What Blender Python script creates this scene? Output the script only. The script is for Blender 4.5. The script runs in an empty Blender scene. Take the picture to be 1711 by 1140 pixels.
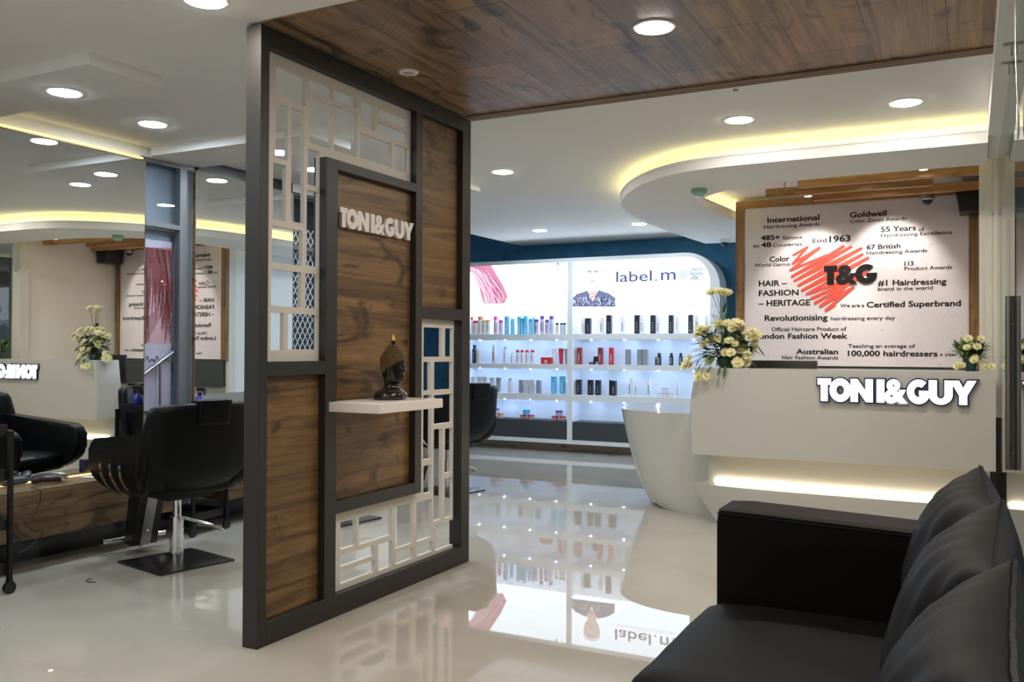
import bpy, bmesh, math, random
from mathutils import Vector, Matrix, noise
R = math.radians
PI = math.pi
rnd = random.Random(7)
S = bpy.context.scene
COL = S.collection

# ------------------------------------------------------------------ camera
FPX, YAW, PITCH, ROLL, EYE = 1493.75, R(27.107), R(0.590), R(0.236), Vector((0, 0, 1.3))
_f = Vector((-math.sin(YAW) * math.cos(PITCH), math.cos(YAW) * math.cos(PITCH), math.sin(PITCH)))
_r0 = Vector((math.cos(YAW), math.sin(YAW), 0))
_u0 = _r0.cross(_f)
_r = _r0 * math.cos(ROLL) + _u0 * math.sin(ROLL)
_u = -_r0 * math.sin(ROLL) + _u0 * math.cos(ROLL)
cam = bpy.data.objects.new('camera', bpy.data.cameras.new('camera'))
COL.objects.link(cam)
cam.data.sensor_width = 36
cam.data.lens = FPX / 1711 * 36
cam.data.clip_start = 0.05
cam.matrix_world = Matrix(((_r.x, _u.x, -_f.x, EYE.x), (_r.y, _u.y, -_f.y, EYE.y), (_r.z, _u.z, -_f.z, EYE.z), (0, 0, 0, 1)))
S.camera = cam
def on_plane(px, py, axis, val):
    """Point where the sight line through a photo pixel meets the plane axis = val."""
    d = _f + _r * ((px - 855.5) / FPX) - _u * ((py - 570) / FPX)
    return EYE + d * ((val - EYE[axis]) / d[axis])

# ------------------------------------------------------------------ world, exposure
w = bpy.data.worlds.new('world'); S.world = w; w.use_nodes = True
w.node_tree.nodes['Background'].inputs[0].default_value = (0.55, 0.62, 0.75, 1)
w.node_tree.nodes['Background'].inputs[1].default_value = 0.6
S.view_settings.view_transform = 'Standard'
S.view_settings.look = 'None'
S.view_settings.gamma = 1
S.view_settings.use_curve_mapping = False
S.view_settings.exposure = 0.92
LAMP_WARM, LAMP_COOL = (1.0, 0.915, 0.825), (0.76, 0.90, 1.0)
LAMP_POWER = 120.0          # radiance of the downlight diffusers
COVE_YELLOW = (1.0, 0.84, 0.34)
c = S.cycles
c.use_denoising = True
c.max_bounces = 9; c.diffuse_bounces = 5; c.glossy_bounces = 6; c.transmission_bounces = 6; c.transparent_max_bounces = 10
c.caustics_reflective = False; c.caustics_refractive = False
c.sample_clamp_indirect = 4.0
c.use_light_tree = True

# ------------------------------------------------------------------ materials
MATS = {}
def nodes(name):
    m = bpy.data.materials.new(name); m.use_nodes = True
    nt = m.node_tree
    return m, nt, nt.nodes['Principled BSDF']
def mat(name, col, rough=0.5, metal=0.0, spec=0.5, bump=0.0, bscale=60, coat=0.0):
    if name in MATS: return MATS[name]
    m, nt, b = nodes(name)
    b.inputs['Base Color'].default_value = (*col, 1)
    b.inputs['Roughness'].default_value = rough
    b.inputs['Metallic'].default_value = metal
    b.inputs['Specular IOR Level'].default_value = spec
    b.inputs['Coat Weight'].default_value = coat
    b.inputs['Coat Roughness'].default_value = 0.05
    if bump:
        tc = nt.nodes.new('ShaderNodeTexCoord'); n = nt.nodes.new('ShaderNodeTexNoise'); bp = nt.nodes.new('ShaderNodeBump')
        n.inputs['Scale'].default_value = bscale; n.inputs['Detail'].default_value = 4
        bp.inputs['Strength'].default_value = bump; bp.inputs['Distance'].default_value = 0.01
        nt.links.new(tc.outputs['Object'], n.inputs['Vector']); nt.links.new(n.outputs['Fac'], bp.inputs['Height'])
        nt.links.new(bp.outputs['Normal'], b.inputs['Normal'])
    MATS[name] = m
    return m
def emit(name, col, strength):
    if name in MATS: return MATS[name]
    m = bpy.data.materials.new(name); m.use_nodes = True
    nt = m.node_tree; nt.nodes.clear()
    o = nt.nodes.new('ShaderNodeOutputMaterial'); e = nt.nodes.new('ShaderNodeEmission')
    e.inputs[0].default_value = (*col, 1); e.inputs[1].default_value = strength
    nt.links.new(e.outputs[0], o.inputs[0])
    MATS[name] = m
    return m
def ramp(nt, stops):
    r = nt.nodes.new('ShaderNodeValToRGB')
    el = r.color_ramp.elements
    while len(el) < len(stops): el.new(0.5)
    for e, (p, col) in zip(el, stops): e.position = p; e.color = (*col, 1)
    return r
def wood(name, grain=1, tones=((0.045, 0.022, 0.010), (0.135, 0.070, 0.030), (0.235, 0.130, 0.060)), rough=0.45, planks=None, seed=0.0, knots=0.75):
    """Rustic walnut: streaks stretched along the grain axis, dark knots; planks = (length, width) adds seams."""
    m, nt, b = nodes(name)
    N = nt.nodes.new; L = nt.links.new
    tc = N('ShaderNodeTexCoord'); mp = N('ShaderNodeMapping')
    sc = [15.0, 15.0, 15.0]; sc[grain] = 0.9
    mp.inputs['Scale'].default_value = sc; mp.inputs['Location'].default_value = (seed, seed * 1.7, seed * 0.6)
    L(tc.outputs['Object'], mp.inputs['Vector'])
    n1 = N('ShaderNodeTexNoise'); n1.inputs['Scale'].default_value = 1.0; n1.inputs['Detail'].default_value = 9
    n1.inputs['Roughness'].default_value = 0.62; n1.inputs['Distortion'].default_value = 0.9
    L(mp.outputs[0], n1.inputs['Vector'])
    r1 = ramp(nt, [(0.30, tones[0]), (0.47, tones[1]), (0.72, tones[2])])
    L(n1.outputs['Fac'], r1.inputs['Fac'])
    mp2 = N('ShaderNodeMapping'); sc2 = [5.5, 5.5, 5.5]; sc2[grain] = 2.6
    mp2.inputs['Scale'].default_value = sc2; mp2.inputs['Location'].default_value = (seed * 2.1 + 3, seed, 1)
    L(tc.outputs['Object'], mp2.inputs['Vector'])
    n2 = N('ShaderNodeTexNoise'); n2.inputs['Scale'].default_value = 1.0; n2.inputs['Detail'].default_value = 3
    n2.inputs['Distortion'].default_value = 1.6
    L(mp2.outputs[0], n2.inputs['Vector'])
    r2 = ramp(nt, [(0.56, (1, 1, 1)), (0.70, (1 - knots,) * 3)])
    L(n2.outputs['Fac'], r2.inputs['Fac'])
    mx = N('ShaderNodeMixRGB'); mx.blend_type = 'MULTIPLY'; mx.inputs[0].default_value = 1
    L(r1.outputs[0], mx.inputs[1]); L(r2.outputs[0], mx.inputs[2])
    out = mx
    # fine fibre
    n3 = N('ShaderNodeTexNoise'); mp3 = N('ShaderNodeMapping'); sc3 = [150, 150, 150]; sc3[grain] = 5
    mp3.inputs['Scale'].default_value = sc3; n3.inputs['Scale'].default_value = 1; n3.inputs['Detail'].default_value = 2
    L(tc.outputs['Object'], mp3.inputs['Vector']); L(mp3.outputs[0], n3.inputs['Vector'])
    r3 = ramp(nt, [(0.3, (0.80,) * 3), (0.7, (1.1,) * 3)])
    L(n3.outputs['Fac'], r3.inputs['Fac'])
    mf = N('ShaderNodeMixRGB'); mf.blend_type = 'MULTIPLY'; mf.inputs[0].default_value = 1
    L(out.outputs[0], mf.inputs[1]); L(r3.outputs[0], mf.inputs[2]); out = mf
    if planks:
        mp4 = N('ShaderNodeMapping'); mp4.inputs['Rotation'].default_value = (0, 0, PI / 2)
        mp4.inputs['Location'].default_value = (0.25, 0.085, 0)
        L(tc.outputs['Object'], mp4.inputs['Vector'])
        br = N('ShaderNodeTexBrick')
        br.inputs['Color1'].default_value = (0.74, 0.74, 0.78, 1); br.inputs['Color2'].default_value = (1.15, 1.08, 1.0, 1)
        br.inputs['Mortar'].default_value = (0.22, 0.20, 0.19, 1)
        br.inputs['Scale'].default_value = 1; br.inputs['Mortar Size'].default_value = 0.0034
        br.inputs['Brick Width'].default_value = planks[0]; br.inputs['Row Height'].default_value = planks[1]
        br.offset = 0.43
        L(mp4.outputs[0], br.inputs['Vector'])
        mb = N('ShaderNodeMixRGB'); mb.blend_type = 'MULTIPLY'; mb.inputs[0].default_value = 1
        L(out.outputs[0], mb.inputs[1]); L(br.outputs['Color'], mb.inputs[2]); out = mb
    L(out.outputs[0], b.inputs['Base Color'])
    b.inputs['Roughness'].default_value = rough
    MATS[name] = m
    return m

M_WHITE = mat('ceiling_paint', (0.88, 0.88, 0.87), 0.9, spec=0.2)
M_CREAM = mat('cream_wall_paint', (0.80, 0.75, 0.66), 0.85, spec=0.2)
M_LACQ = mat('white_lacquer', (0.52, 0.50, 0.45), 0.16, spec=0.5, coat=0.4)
M_LACQ2 = mat('white_cabinet_laminate', (0.80, 0.82, 0.85), 0.35)
M_LATT = mat('lattice_white', (0.64, 0.59, 0.53), 0.45)
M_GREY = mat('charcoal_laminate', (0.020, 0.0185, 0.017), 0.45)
M_GREYD = mat('charcoal_drawer', (0.045, 0.052, 0.058), 0.5)
M_BLACKM = mat('black_metal', (0.012, 0.012, 0.013), 0.4, metal=0.3)
M_BLACKP = mat('black_plastic', (0.012, 0.012, 0.013), 0.35)
M_CHROME = mat('chrome', (0.82, 0.82, 0.84), 0.09, metal=1)
M_STEEL = mat('brushed_steel', (0.45, 0.45, 0.46), 0.32, metal=1)
M_DSTEEL = mat('dark_steel_plate', (0.10, 0.10, 0.105), 0.28, metal=0.9)
M_MIRROR = mat('mirror_silvering', (0.86, 0.89, 0.88), 0.0, metal=1)
M_ALU = mat('painted_aluminium', (0.68, 0.65, 0.57), 0.45)
M_RED = mat('red_print', (0.85, 0.075, 0.045), 0.6)
M_INK = mat('black_print', (0.014, 0.012, 0.012), 0.7, spec=0.15)
M_GOLD = mat('gold_paint', (0.75, 0.50, 0.10), 0.3, metal=0.8)
M_BRONZE = mat('dark_bronze_lacquer', (0.012, 0.010, 0.009), 0.22)
M_FLOWER = mat('cream_petals', (0.88, 0.84, 0.52), 0.7)
M_FLOWC = mat('yellow_flower_heart', (0.62, 0.45, 0.06), 0.8)
M_LEAF = mat('dark_green_leaf', (0.022, 0.066, 0.018), 0.5)
M_LEAFL = mat('light_green_leaf', (0.20, 0.32, 0.10), 0.6)
M_SILVER = mat('satin_silver_lettering', (0.62, 0.58, 0.55), 0.4, metal=0.0)
M_LETTERW = mat('off_white_lettering', (0.78, 0.74, 0.70), 0.45)
M_SEAM = mat('leather_seam', (0.004, 0.004, 0.004), 0.7, spec=0.1)
M_LEATHER = mat('black_leather', (0.0055, 0.0046, 0.0042), 0.55, spec=0.08, bump=0.06, bscale=260)
M_LEATHER2 = mat('black_chair_vinyl', (0.005, 0.0055, 0.006), 0.36, spec=0.14, bump=0.05, bscale=260)
M_WOOD = wood('walnut_panel', 1, tones=((0.042, 0.020, 0.008), (0.155, 0.081, 0.028), (0.285, 0.162, 0.058)))
M_WOODC = wood('walnut_ceiling', 1, tones=((0.085, 0.050, 0.030), (0.26, 0.163, 0.087), (0.43, 0.285, 0.145)), planks=(1.22, 0.322), rough=0.4, seed=3.3)
M_WOODX = wood('oak_batten', 0, tones=((0.16, 0.075, 0.022), (0.38, 0.19, 0.060), (0.54, 0.30, 0.11)), seed=5, knots=0.5)
M_WOODZ = wood('oak_frame', 2, tones=((0.12, 0.055, 0.018), (0.27, 0.135, 0.045), (0.38, 0.21, 0.08)), seed=8, knots=0.5)
M_WOODP = wood('walnut_plinth', 0, tones=((0.050, 0.035, 0.025), (0.12, 0.085, 0.055), (0.19, 0.14, 0.09)), seed=2)

def floor_mat():
    m, nt, b = nodes('polished_tile')
    N = nt.nodes.new; L = nt.links.new
    tc = N('ShaderNodeTexCoord')
    n = N('ShaderNodeTexNoise'); n.inputs['Scale'].default_value = 0.9; n.inputs['Detail'].default_value = 6; n.inputs['Distortion'].default_value = 1.5
    L(tc.outputs['Object'], n.inputs['Vector'])
    r = ramp(nt, [(0.3, (0.415, 0.380, 0.325)), (0.7, (0.475, 0.438, 0.378))])
    L(n.outputs['Fac'], r.inputs['Fac'])
    br = N('ShaderNodeTexBrick'); br.offset = 0
    br.inputs['Color1'].default_value = (1, 1, 1, 1); br.inputs['Color2'].default_value = (1, 1, 1, 1); br.inputs['Mortar'].default_value = (0.86, 0.85, 0.83, 1)
    br.inputs['Scale'].default_value = 1; br.inputs['Brick Width'].default_value = 0.8; br.inputs['Row Height'].default_value = 0.8; br.inputs['Mortar Size'].default_value = 0.0012
    L(tc.outputs['Object'], br.inputs['Vector'])
    mx = N('ShaderNodeMixRGB'); mx.blend_type = 'MULTIPLY'; mx.inputs[0].default_value = 1
    L(r.outputs[0], mx.inputs[1]); L(br.outputs['Color'], mx.inputs[2])
    L(mx.outputs[0], b.inputs['Base Color'])
    b.inputs['Roughness'].default_value = 0.012
    b.inputs['IOR'].default_value = 1.56
    return m
M_FLOOR = floor_mat()
def glass_mat(name, tint, ior=1.5):
    m = bpy.data.materials.new(name); m.use_nodes = True
    nt = m.node_tree; nt.nodes.clear()
    N = nt.nodes.new; L = nt.links.new
    o = N('ShaderNodeOutputMaterial'); mx = N('ShaderNodeMixShader'); t = N('ShaderNodeBsdfTransparent'); g = N('ShaderNodeBsdfGlossy'); f = N('ShaderNodeFresnel')
    t.inputs[0].default_value = (*tint, 1); g.inputs['Roughness'].default_value = 0.0; f.inputs[0].default_value = ior
    ge = N('ShaderNodeNewGeometry'); iv = N('ShaderNodeMath'); iv.operation = 'SUBTRACT'; iv.inputs[0].default_value = 1.0
    ml = N('ShaderNodeMath'); ml.operation = 'MULTIPLY'
    L(ge.outputs['Backfacing'], iv.inputs[1]); L(iv.outputs[0], ml.inputs[0]); L(f.outputs[0], ml.inputs[1]); L(ml.outputs[0], mx.inputs[0]); L(t.outputs[0], mx.inputs[1]); L(g.outputs[0], mx.inputs[2]); L(mx.outputs[0], o.inputs[0])
    return m
M_GLASS = glass_mat('clear_glass', (0.90, 0.95, 0.93), 1.75)
M_GLASS2 = glass_mat('strip_glazing', (0.93, 0.95, 0.96), 1.5)
def blue_wall_mat():
    m, nt, b = nodes('petrol_blue_plaster')
    N = nt.nodes.new; L = nt.links.new
    tc = N('ShaderNodeTexCoord'); n = N('ShaderNodeTexNoise'); n.inputs['Scale'].default_value = 5; n.inputs['Detail'].default_value = 8
    L(tc.outputs['Object'], n.inputs['Vector'])
    r = ramp(nt, [(0.3, (0.024, 0.125, 0.23)), (0.7, (0.042, 0.19, 0.33))])
    L(n.outputs['Fac'], r.inputs['Fac']); L(r.outputs[0], b.inputs['Base Color']); b.inputs['Roughness'].default_value = 0.75
    return m
M_BLUE = blue_wall_mat()
def poster_mat():
    m, nt, b = nodes('poster_contour_print')
    N = nt.nodes.new; L = nt.links.new
    tc = N('ShaderNodeTexCoord'); n = N('ShaderNodeTexNoise'); n.inputs['Scale'].default_value = 2.6; n.inputs['Detail'].default_value = 1.5; n.inputs['Distortion'].default_value = 0.6
    L(tc.outputs['Object'], n.inputs['Vector'])
    mu = N('ShaderNodeMath'); mu.operation = 'MULTIPLY'; mu.inputs[1].default_value = 14
    fr = N('ShaderNodeMath'); fr.operation = 'FRACT'
    L(n.outputs['Fac'], mu.inputs[0]); L(mu.outputs[0], fr.inputs[0])
    r = ramp(nt, [(0.0, (0.60, 0.565, 0.60)), (0.035, (0.68, 0.635, 0.67)), (0.05, (0.76, 0.71, 0.745))])
    L(fr.outputs[0], r.inputs['Fac']); L(r.outputs[0], b.inputs['Base Color']); b.inputs['Roughness'].default_value = 0.55
    return m
M_POSTER = poster_mat()

# ------------------------------------------------------------------ geometry helpers
def link_mesh(name, bm, material, parent=None, smooth=None, world=None):
    me = bpy.data.meshes.new(name)
    bmesh.ops.recalc_face_normals(bm, faces=bm.faces)
    bm.to_mesh(me); bm.free()
    for m in (material if isinstance(material, (list, tuple)) else [material]): me.materials.append(m)
    o = bpy.data.objects.new(name, me); COL.objects.link(o)
    if smooth is not None:
        for p in me.polygons: p.use_smooth = True
        if smooth < 180:
            me.set_sharp_from_angle(angle=R(smooth))
    if parent is not None:
        o.parent = parent
        if world: o.matrix_parent_inverse = Matrix.Translation(parent.location).inverted()
    return o
def part(name, bm, material, parent, smooth=None):          # verts in the parent's own frame
    return link_mesh(name, bm, material, parent, smooth)
def wpart(name, bm, material, parent, smooth=None):         # verts given in world space
    return link_mesh(name, bm, material, parent, smooth, world=True)
def tag(o, label, cat, group=None, kind=None):
    o['label'] = label; o['category'] = cat
    if group: o['group'] = group
    if kind: o['kind'] = kind
    return o
def thing(name, label, cat, loc=(0, 0, 0), rotz=0.0, group=None):
    o = bpy.data.objects.new(name, None); COL.objects.link(o)
    o.empty_display_size = 0.1
    o.location = loc; o.rotation_euler = (0, 0, rotz)
    return tag(o, label, cat, group)
def structure(name, bm, material, label, cat, smooth=None):
    o = link_mesh(name, bm, material, None, smooth)
    return tag(o, label, cat, kind='structure')
def BM(): return bmesh.new()
def box(bm, x0, x1, y0, y1, z0, z1, bevel=0.0, seg=2, mi=0):
    vs = [bm.verts.new((x, y, z)) for z in (z0, z1) for y in (y0, y1) for x in (x0, x1)]
    idx = [(0, 2, 3, 1), (4, 5, 7, 6), (0, 1, 5, 4), (2, 6, 7, 3), (0, 4, 6, 2), (1, 3, 7, 5)]
    fs = [bm.faces.new([vs[i] for i in f]) for f in idx]
    for f in fs: f.material_index = mi
    if bevel:
        es = list({e for f in fs for e in f.edges})
        bmesh.ops.bevel(bm, geom=es, offset=bevel, segments=seg, profile=0.6, affect='EDGES')
    return bm
def cyl(bm, p, r, h, n=24, r2=None, axis=2, mi=0):
    """Cylinder from p along +axis."""
    r2 = r if r2 is None else r2
    ring = []
    for k, rr in ((0, r), (1, r2)):
        row = []
        for i in range(n):
            a = 2 * PI * i / n
            q = [0, 0, 0]; q[(axis + 1) % 3] = rr * math.cos(a); q[(axis + 2) % 3] = rr * math.sin(a); q[axis] = k * h
            row.append(bm.verts.new((p[0] + q[0], p[1] + q[1], p[2] + q[2])))
        ring.append(row)
    for i in range(n):
        bm.faces.new((ring[0][i], ring[0][(i + 1) % n], ring[1][(i + 1) % n], ring[1][i])).material_index = mi
    bm.faces.new(ring[0][::-1]).material_index = mi; bm.faces.new(ring[1]).material_index = mi
    return bm
def tube(bm, pts, r, n=8, mi=0, closed=False):
    pts = [Vector(p) for p in pts]
    rings = []
    up = None
    L = len(pts)
    for i, p in enumerate(pts):
        if closed: t = pts[(i + 1) % L] - pts[i - 1]
        else: t = pts[min(i + 1, L - 1)] - pts[max(i - 1, 0)]
        t.normalize()
        if up is None: up = Vector((0, 0, 1)) if abs(t.z) < 0.9 else Vector((1, 0, 0))
        a = t.cross(up)
        if a.length < 1e-5: a = t.cross(Vector((0, 1, 0)))
        a.normalize(); b = a.cross(t).normalized(); up = b
        rr = r[i] if isinstance(r, (list, tuple)) else r
        rings.append([bm.verts.new(p + (a * math.cos(2 * PI * k / n) + b * math.sin(2 * PI * k / n)) * rr) for k in range(n)])
    for i in range(L if closed else L - 1):
        A, B = rings[i], rings[(i + 1) % L]
        for k in range(n): bm.faces.new((A[k], A[(k + 1) % n], B[(k + 1) % n], B[k])).material_index = mi
    if not closed:
        bm.faces.new(rings[0][::-1]).material_index = mi; bm.faces.new(rings[-1]).material_index = mi
    return bm
def spline(pts, n=6):
    """Catmull-Rom through the points."""
    P = [Vector(p) for p in pts]; out = []
    for i in range(len(P) - 1):
        p0, p1, p2, p3 = P[max(i - 1, 0)], P[i], P[i + 1], P[min(i + 2, len(P) - 1)]
        for k in range(n):
            t = k / n
            out.append(0.5 * ((2 * p1) + (p2 - p0) * t + (2 * p0 - 5 * p1 + 4 * p2 - p3) * t * t + (3 * p1 - p0 - 3 * p2 + p3) * t ** 3))
    out.append(P[-1])
    return out
def lathe(bm, prof, c=(0, 0, 0), n=20, mi=0):
    rings = []
    for r_, z in prof:
        rings.append([bm.verts.new((c[0] + r_ * math.cos(2 * PI * i / n), c[1] + r_ * math.sin(2 * PI * i / n), c[2] + z)) for i in range(n)])
    for a, b in zip(rings, rings[1:]):
        for i in range(n): bm.faces.new((a[i], a[(i + 1) % n], b[(i + 1) % n], b[i])).material_index = mi
    bm.faces.new(rings[0][::-1]).material_index = mi; bm.faces.new(rings[-1]).material_index = mi
    return bm
def prism(bm, poly, axis, a0, a1, mi=0):
    """Extrude a closed 2-D outline between a0 and a1 along an axis. axis 0: (y,z); 1: (x,z); 2: (x,y)."""
    def P(u, v, a):
        return ((a, u, v), (u, a, v), (u, v, a))[axis]
    A = [bm.verts.new(P(u, v, a0)) for u, v in poly]; B = [bm.verts.new(P(u, v, a1)) for u, v in poly]
    n = len(poly)
    fs = [bm.faces.new(A[::-1]), bm.faces.new(B)]
    for i in range(n): fs.append(bm.faces.new((A[i], A[(i + 1) % n], B[(i + 1) % n], B[i])))
    for f in fs: f.material_index = mi
    return fs
def rrect(x0, x1, y0, y1, r, n=6):
    rs = r if isinstance(r, (list, tuple)) else [r] * 4          # corners: ll, lr, ur, ul
    out = []
    for (cx, cy, a, q) in ((x0 + rs[0], y0 + rs[0], PI, rs[0]), (x1 - rs[1], y0 + rs[1], 1.5 * PI, rs[1]), (x1 - rs[2], y1 - rs[2], 0, rs[2]), (x0 + rs[3], y1 - rs[3], 0.5 * PI, rs[3])):
        if q <= 1e-6: out.append((cx, cy)); continue
        for i in range(n + 1): out.append((cx + q * math.cos(a + i * PI / 2 / n), cy + q * math.sin(a + i * PI / 2 / n)))
    return out
def rbox(bm, cx, cy, cz, sx, sy, sz, r, fn=None, cuts=6):
    """Rounded box, finely divided so that fn(Vector) -> Vector can bend it."""
    t = bmesh.new()
    n = cuts
    bmesh.ops.create_cube(t, size=2)
    bmesh.ops.subdivide_edges(t, edges=t.edges[:], cuts=n, use_grid_fill=True)
    for v in t.verts:
        h = Vector((sx / 2, sy / 2, sz / 2)); q = Vector((0, 0, 0)); core = Vector((0, 0, 0))
        rr = min(r, min(h) * 0.999)
        p = Vector((v.co.x * h.x, v.co.y * h.y, v.co.z * h.z))
        for k in range(3): core[k] = max(-(h[k] - rr), min(h[k] - rr, p[k]))
        d = p - core
        if d.length > 1e-9:
            # push onto the rounded surface
            m = max(abs(d.x), abs(d.y), abs(d.z))
            p = core + d.normalized() * rr * min(1.0, m / rr) if m / rr > 0.999 else core + d.normalized() * rr
        v.co = Vector((cx, cy, cz)) + p
    if fn:
        for v in t.verts: v.co = fn(v.co.copy())
    me = bpy.data.meshes.new('tmp'); t.to_mesh(me); t.free(); bm.from_mesh(me); bpy.data.meshes.remove(me)
    return bm
def curve2d(loops, extrude=0.0, offset=0.0):
    """Flat filled outline(s), holes included -> bmesh in the XY plane."""
    cu = bpy.data.curves.new('tmp', 'CURVE'); cu.dimensions = '2D'; cu.fill_mode = 'BOTH'; cu.extrude = extrude; cu.offset = offset
    for lp in loops:
        sp = cu.splines.new('POLY'); sp.points.add(len(lp) - 1); sp.use_cyclic_u = True
        for p, (x, y) in zip(sp.points, lp): p.co = (x, y, 0, 1)
    return _conv(cu)
def _conv(cu):
    o = bpy.data.objects.new('tmp', cu); COL.objects.link(o)
    bpy.context.view_layer.update()
    me = bpy.data.meshes.new_from_object(o.evaluated_get(bpy.context.evaluated_depsgraph_get()))
    b = bmesh.new(); b.from_mesh(me)
    bpy.data.objects.remove(o); bpy.data.curves.remove(cu); bpy.data.meshes.remove(me)
    return b
def text_bm(s, bold=0.0, extrude=0.0):
    cu = bpy.data.curves.new('tmp', 'FONT'); cu.body = s; cu.size = 1; cu.resolution_u = 3; cu.offset = bold; cu.extrude = extrude
    return _conv(cu)
def bounds(b):
    xs = [v.co.x for v in b.verts]; ys = [v.co.y for v in b.verts]
    return min(xs), max(xs), min(ys), max(ys)
def merge(dst, src, M):
    src.transform(M)
    me = bpy.data.meshes.new('tmp'); src.to_mesh(me); src.free(); dst.from_mesh(me); bpy.data.meshes.remove(me)
def frame_mat(o, right, normal):
    r_ = Vector(right); n = Vector(normal); u = n.cross(r_)
    return Matrix(((r_.x, u.x, n.x, o[0]), (r_.y, u.y, n.y, o[1]), (r_.z, u.z, n.z, o[2]), (0, 0, 0, 1)))
def copy_thing(src):
    o = src.copy(); COL.objects.link(o)
    def kids(a, b):
        for ch in list(a.children):
            if ch is b: continue
            d = ch.copy(); COL.objects.link(d); d.parent = b
            kids(ch, d)
    kids(src, o)
    return o
CAP = None
def cap_height():
    global CAP
    if CAP is None:
        b = text_bm('H'); x0, x1, y0, y1 = bounds(b); b.free(); CAP = y1 - y0
    return CAP

# heavy geometric lettering -------------------------------------------------
def arc(cx, cy, rx, ry, a0, a1, n=18):
    return [(cx + rx * math.cos(R(a0 + (a1 - a0) * i / n)), cy + ry * math.sin(R(a0 + (a1 - a0) * i / n))) for i in range(n + 1)]
def glyph(ch):
    if ch == 'T': return [[(0, 1), (.60, 1), (.60, .72), (.45, .72), (.45, 0), (.14, 0), (.14, .72), (0, .72)]]
    if ch == 'O': return [arc(.47, .5, .47, .52, 0, 360, 40)[:-1], arc(.47, .5, .17, .20, 0, 360, 24)[:-1]]
    if ch == 'N': return [[(0, 0), (0, 1), (.30, 1), (.64, .50), (.64, 1), (.96, 1), (.96, 0), (.66, 0), (.32, .50), (.32, 0)]]
    if ch == 'I': return [[(0, 0), (0, 1), (.33, 1), (.33, 0)]]
    if ch == 'G': return [arc(.48, .5, .48, .52, 48, 352, 34) + [(.955, .55), (.50, .55), (.50, .33), (.64, .33)] + arc(.48, .5, .18, .22, 318, 48, 22)]
    if ch == 'U': return [[(0, 1), (.33, 1)] + arc(.48, .40, .15, .16, 180, 360, 14) + [(.63, 1), (.96, 1)] + arc(.48, .40, .48, .42, 360, 180, 24)]
    if ch == 'Y': return [[(0, 1), (.37, 1), (.53, .70), (.69, 1), (1.05, 1), (.69, .38), (.69, 0), (.37, 0), (.37, .38)]]
def heavy_word(items, width, height, total, depth, offset=0.0):
    """items: (character, x) laid out in units of letter height; returns a bmesh in XY, z = +-depth."""
    out = bmesh.new()
    for ch, x in items:
        if ch == '&':
            b = text_bm('&', bold=0.042 + offset, extrude=depth)
            x0, x1, y0, y1 = bounds(b)
            ww, hh = 0.99 + 2 * offset, 1.04 + 2 * offset
            M = Matrix.Translation((x - offset, -0.02 - offset, 0)) @ Matrix.Diagonal((ww / (x1 - x0), hh / (y1 - y0), 1, 1)) @ Matrix.Translation((-x0, -y0, 0))
        else:
            b = curve2d(glyph(ch), depth, offset)
            M = Matrix.Translation((x, 0, 0))
        merge(out, b, M)
    out.transform(Matrix.Diagonal((width / total, height, 1, 1)))
    return out
WORD = [('T', 0), ('O', .53), ('N', 1.45), ('I', 2.57), ('&', 2.87), ('G', 3.83), ('U', 4.72), ('Y', 5.56)]
def sign_line(dst, s, O, right, normal, width=None, cap=None, bold=0.0):
    b = text_bm(s, bold)
    x0, x1, y0, y1 = bounds(b)
    sy = cap / cap_height()
    sx = width / (x1 - x0) if width else sy
    merge(dst, b, frame_mat(O, right, normal) @ Matrix.Diagonal((sx, sy, 1, 1)) @ Matrix.Translation((-x0, 0, 0)))

# ================================================================== THE ROOM
ZC = 2.73
XL, YB = -5.47, 10.95
structure('floor', box(BM(), -9, 5, -3, YB, -0.05, 0), M_FLOOR, 'polished cream tile floor reflecting the shop', 'floor')
b = BM(); prism(b, [(XL, -3), (5, -3), (5, YB), (XL, YB)], 2, ZC, ZC + 0.12)
structure('ceiling', b, M_WHITE, 'white plasterboard ceiling with recessed lamps', 'ceiling')
structure('ceiling_void', box(BM(), -9, XL, 5.0, YB, 3.25, 3.3), M_GREY, 'dark raised ceiling beside the back wall', 'ceiling')
structure('ceiling_timber', box(BM(), -2.74, 0.10, 2.952, 4.70, ZC - 0.006, ZC), M_WOODC, 'dark walnut plank ceiling panel over the entrance', 'ceiling panel')
structure('trim_1', box(BM(), -2.74, 0.10, 4.70, 4.797, ZC - 0.014, ZC), wood('brown_edging', 0, tones=((0.10, 0.06, 0.035), (0.20, 0.125, 0.07), (0.28, 0.18, 0.10)), rough=0.7, knots=0.3), 'brown timber edging along the wooden ceiling panel', 'edging')
structure('wall_back', box(BM(), -9, 0.6, YB, YB + 0.1, 0, 3.3), M_BLUE, 'petrol blue back wall above the product shelves', 'wall')
structure('wall_front', box(BM(), -9, 5, -3.1, -3, 0, 3.3), M_WHITE, 'white wall at the street end of the shop', 'wall')
structure('wall_inner', box(BM(), -1.95, -1.85, 8.56, YB, 0, ZC), M_WHITE, 'white side wall behind the reception wall', 'wall')
structure('wall_side', box(BM(), -9.1, -9, -3, YB, 0, 3.3), M_BLUE, 'blue side wall far left of the shelves', 'wall')
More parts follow.
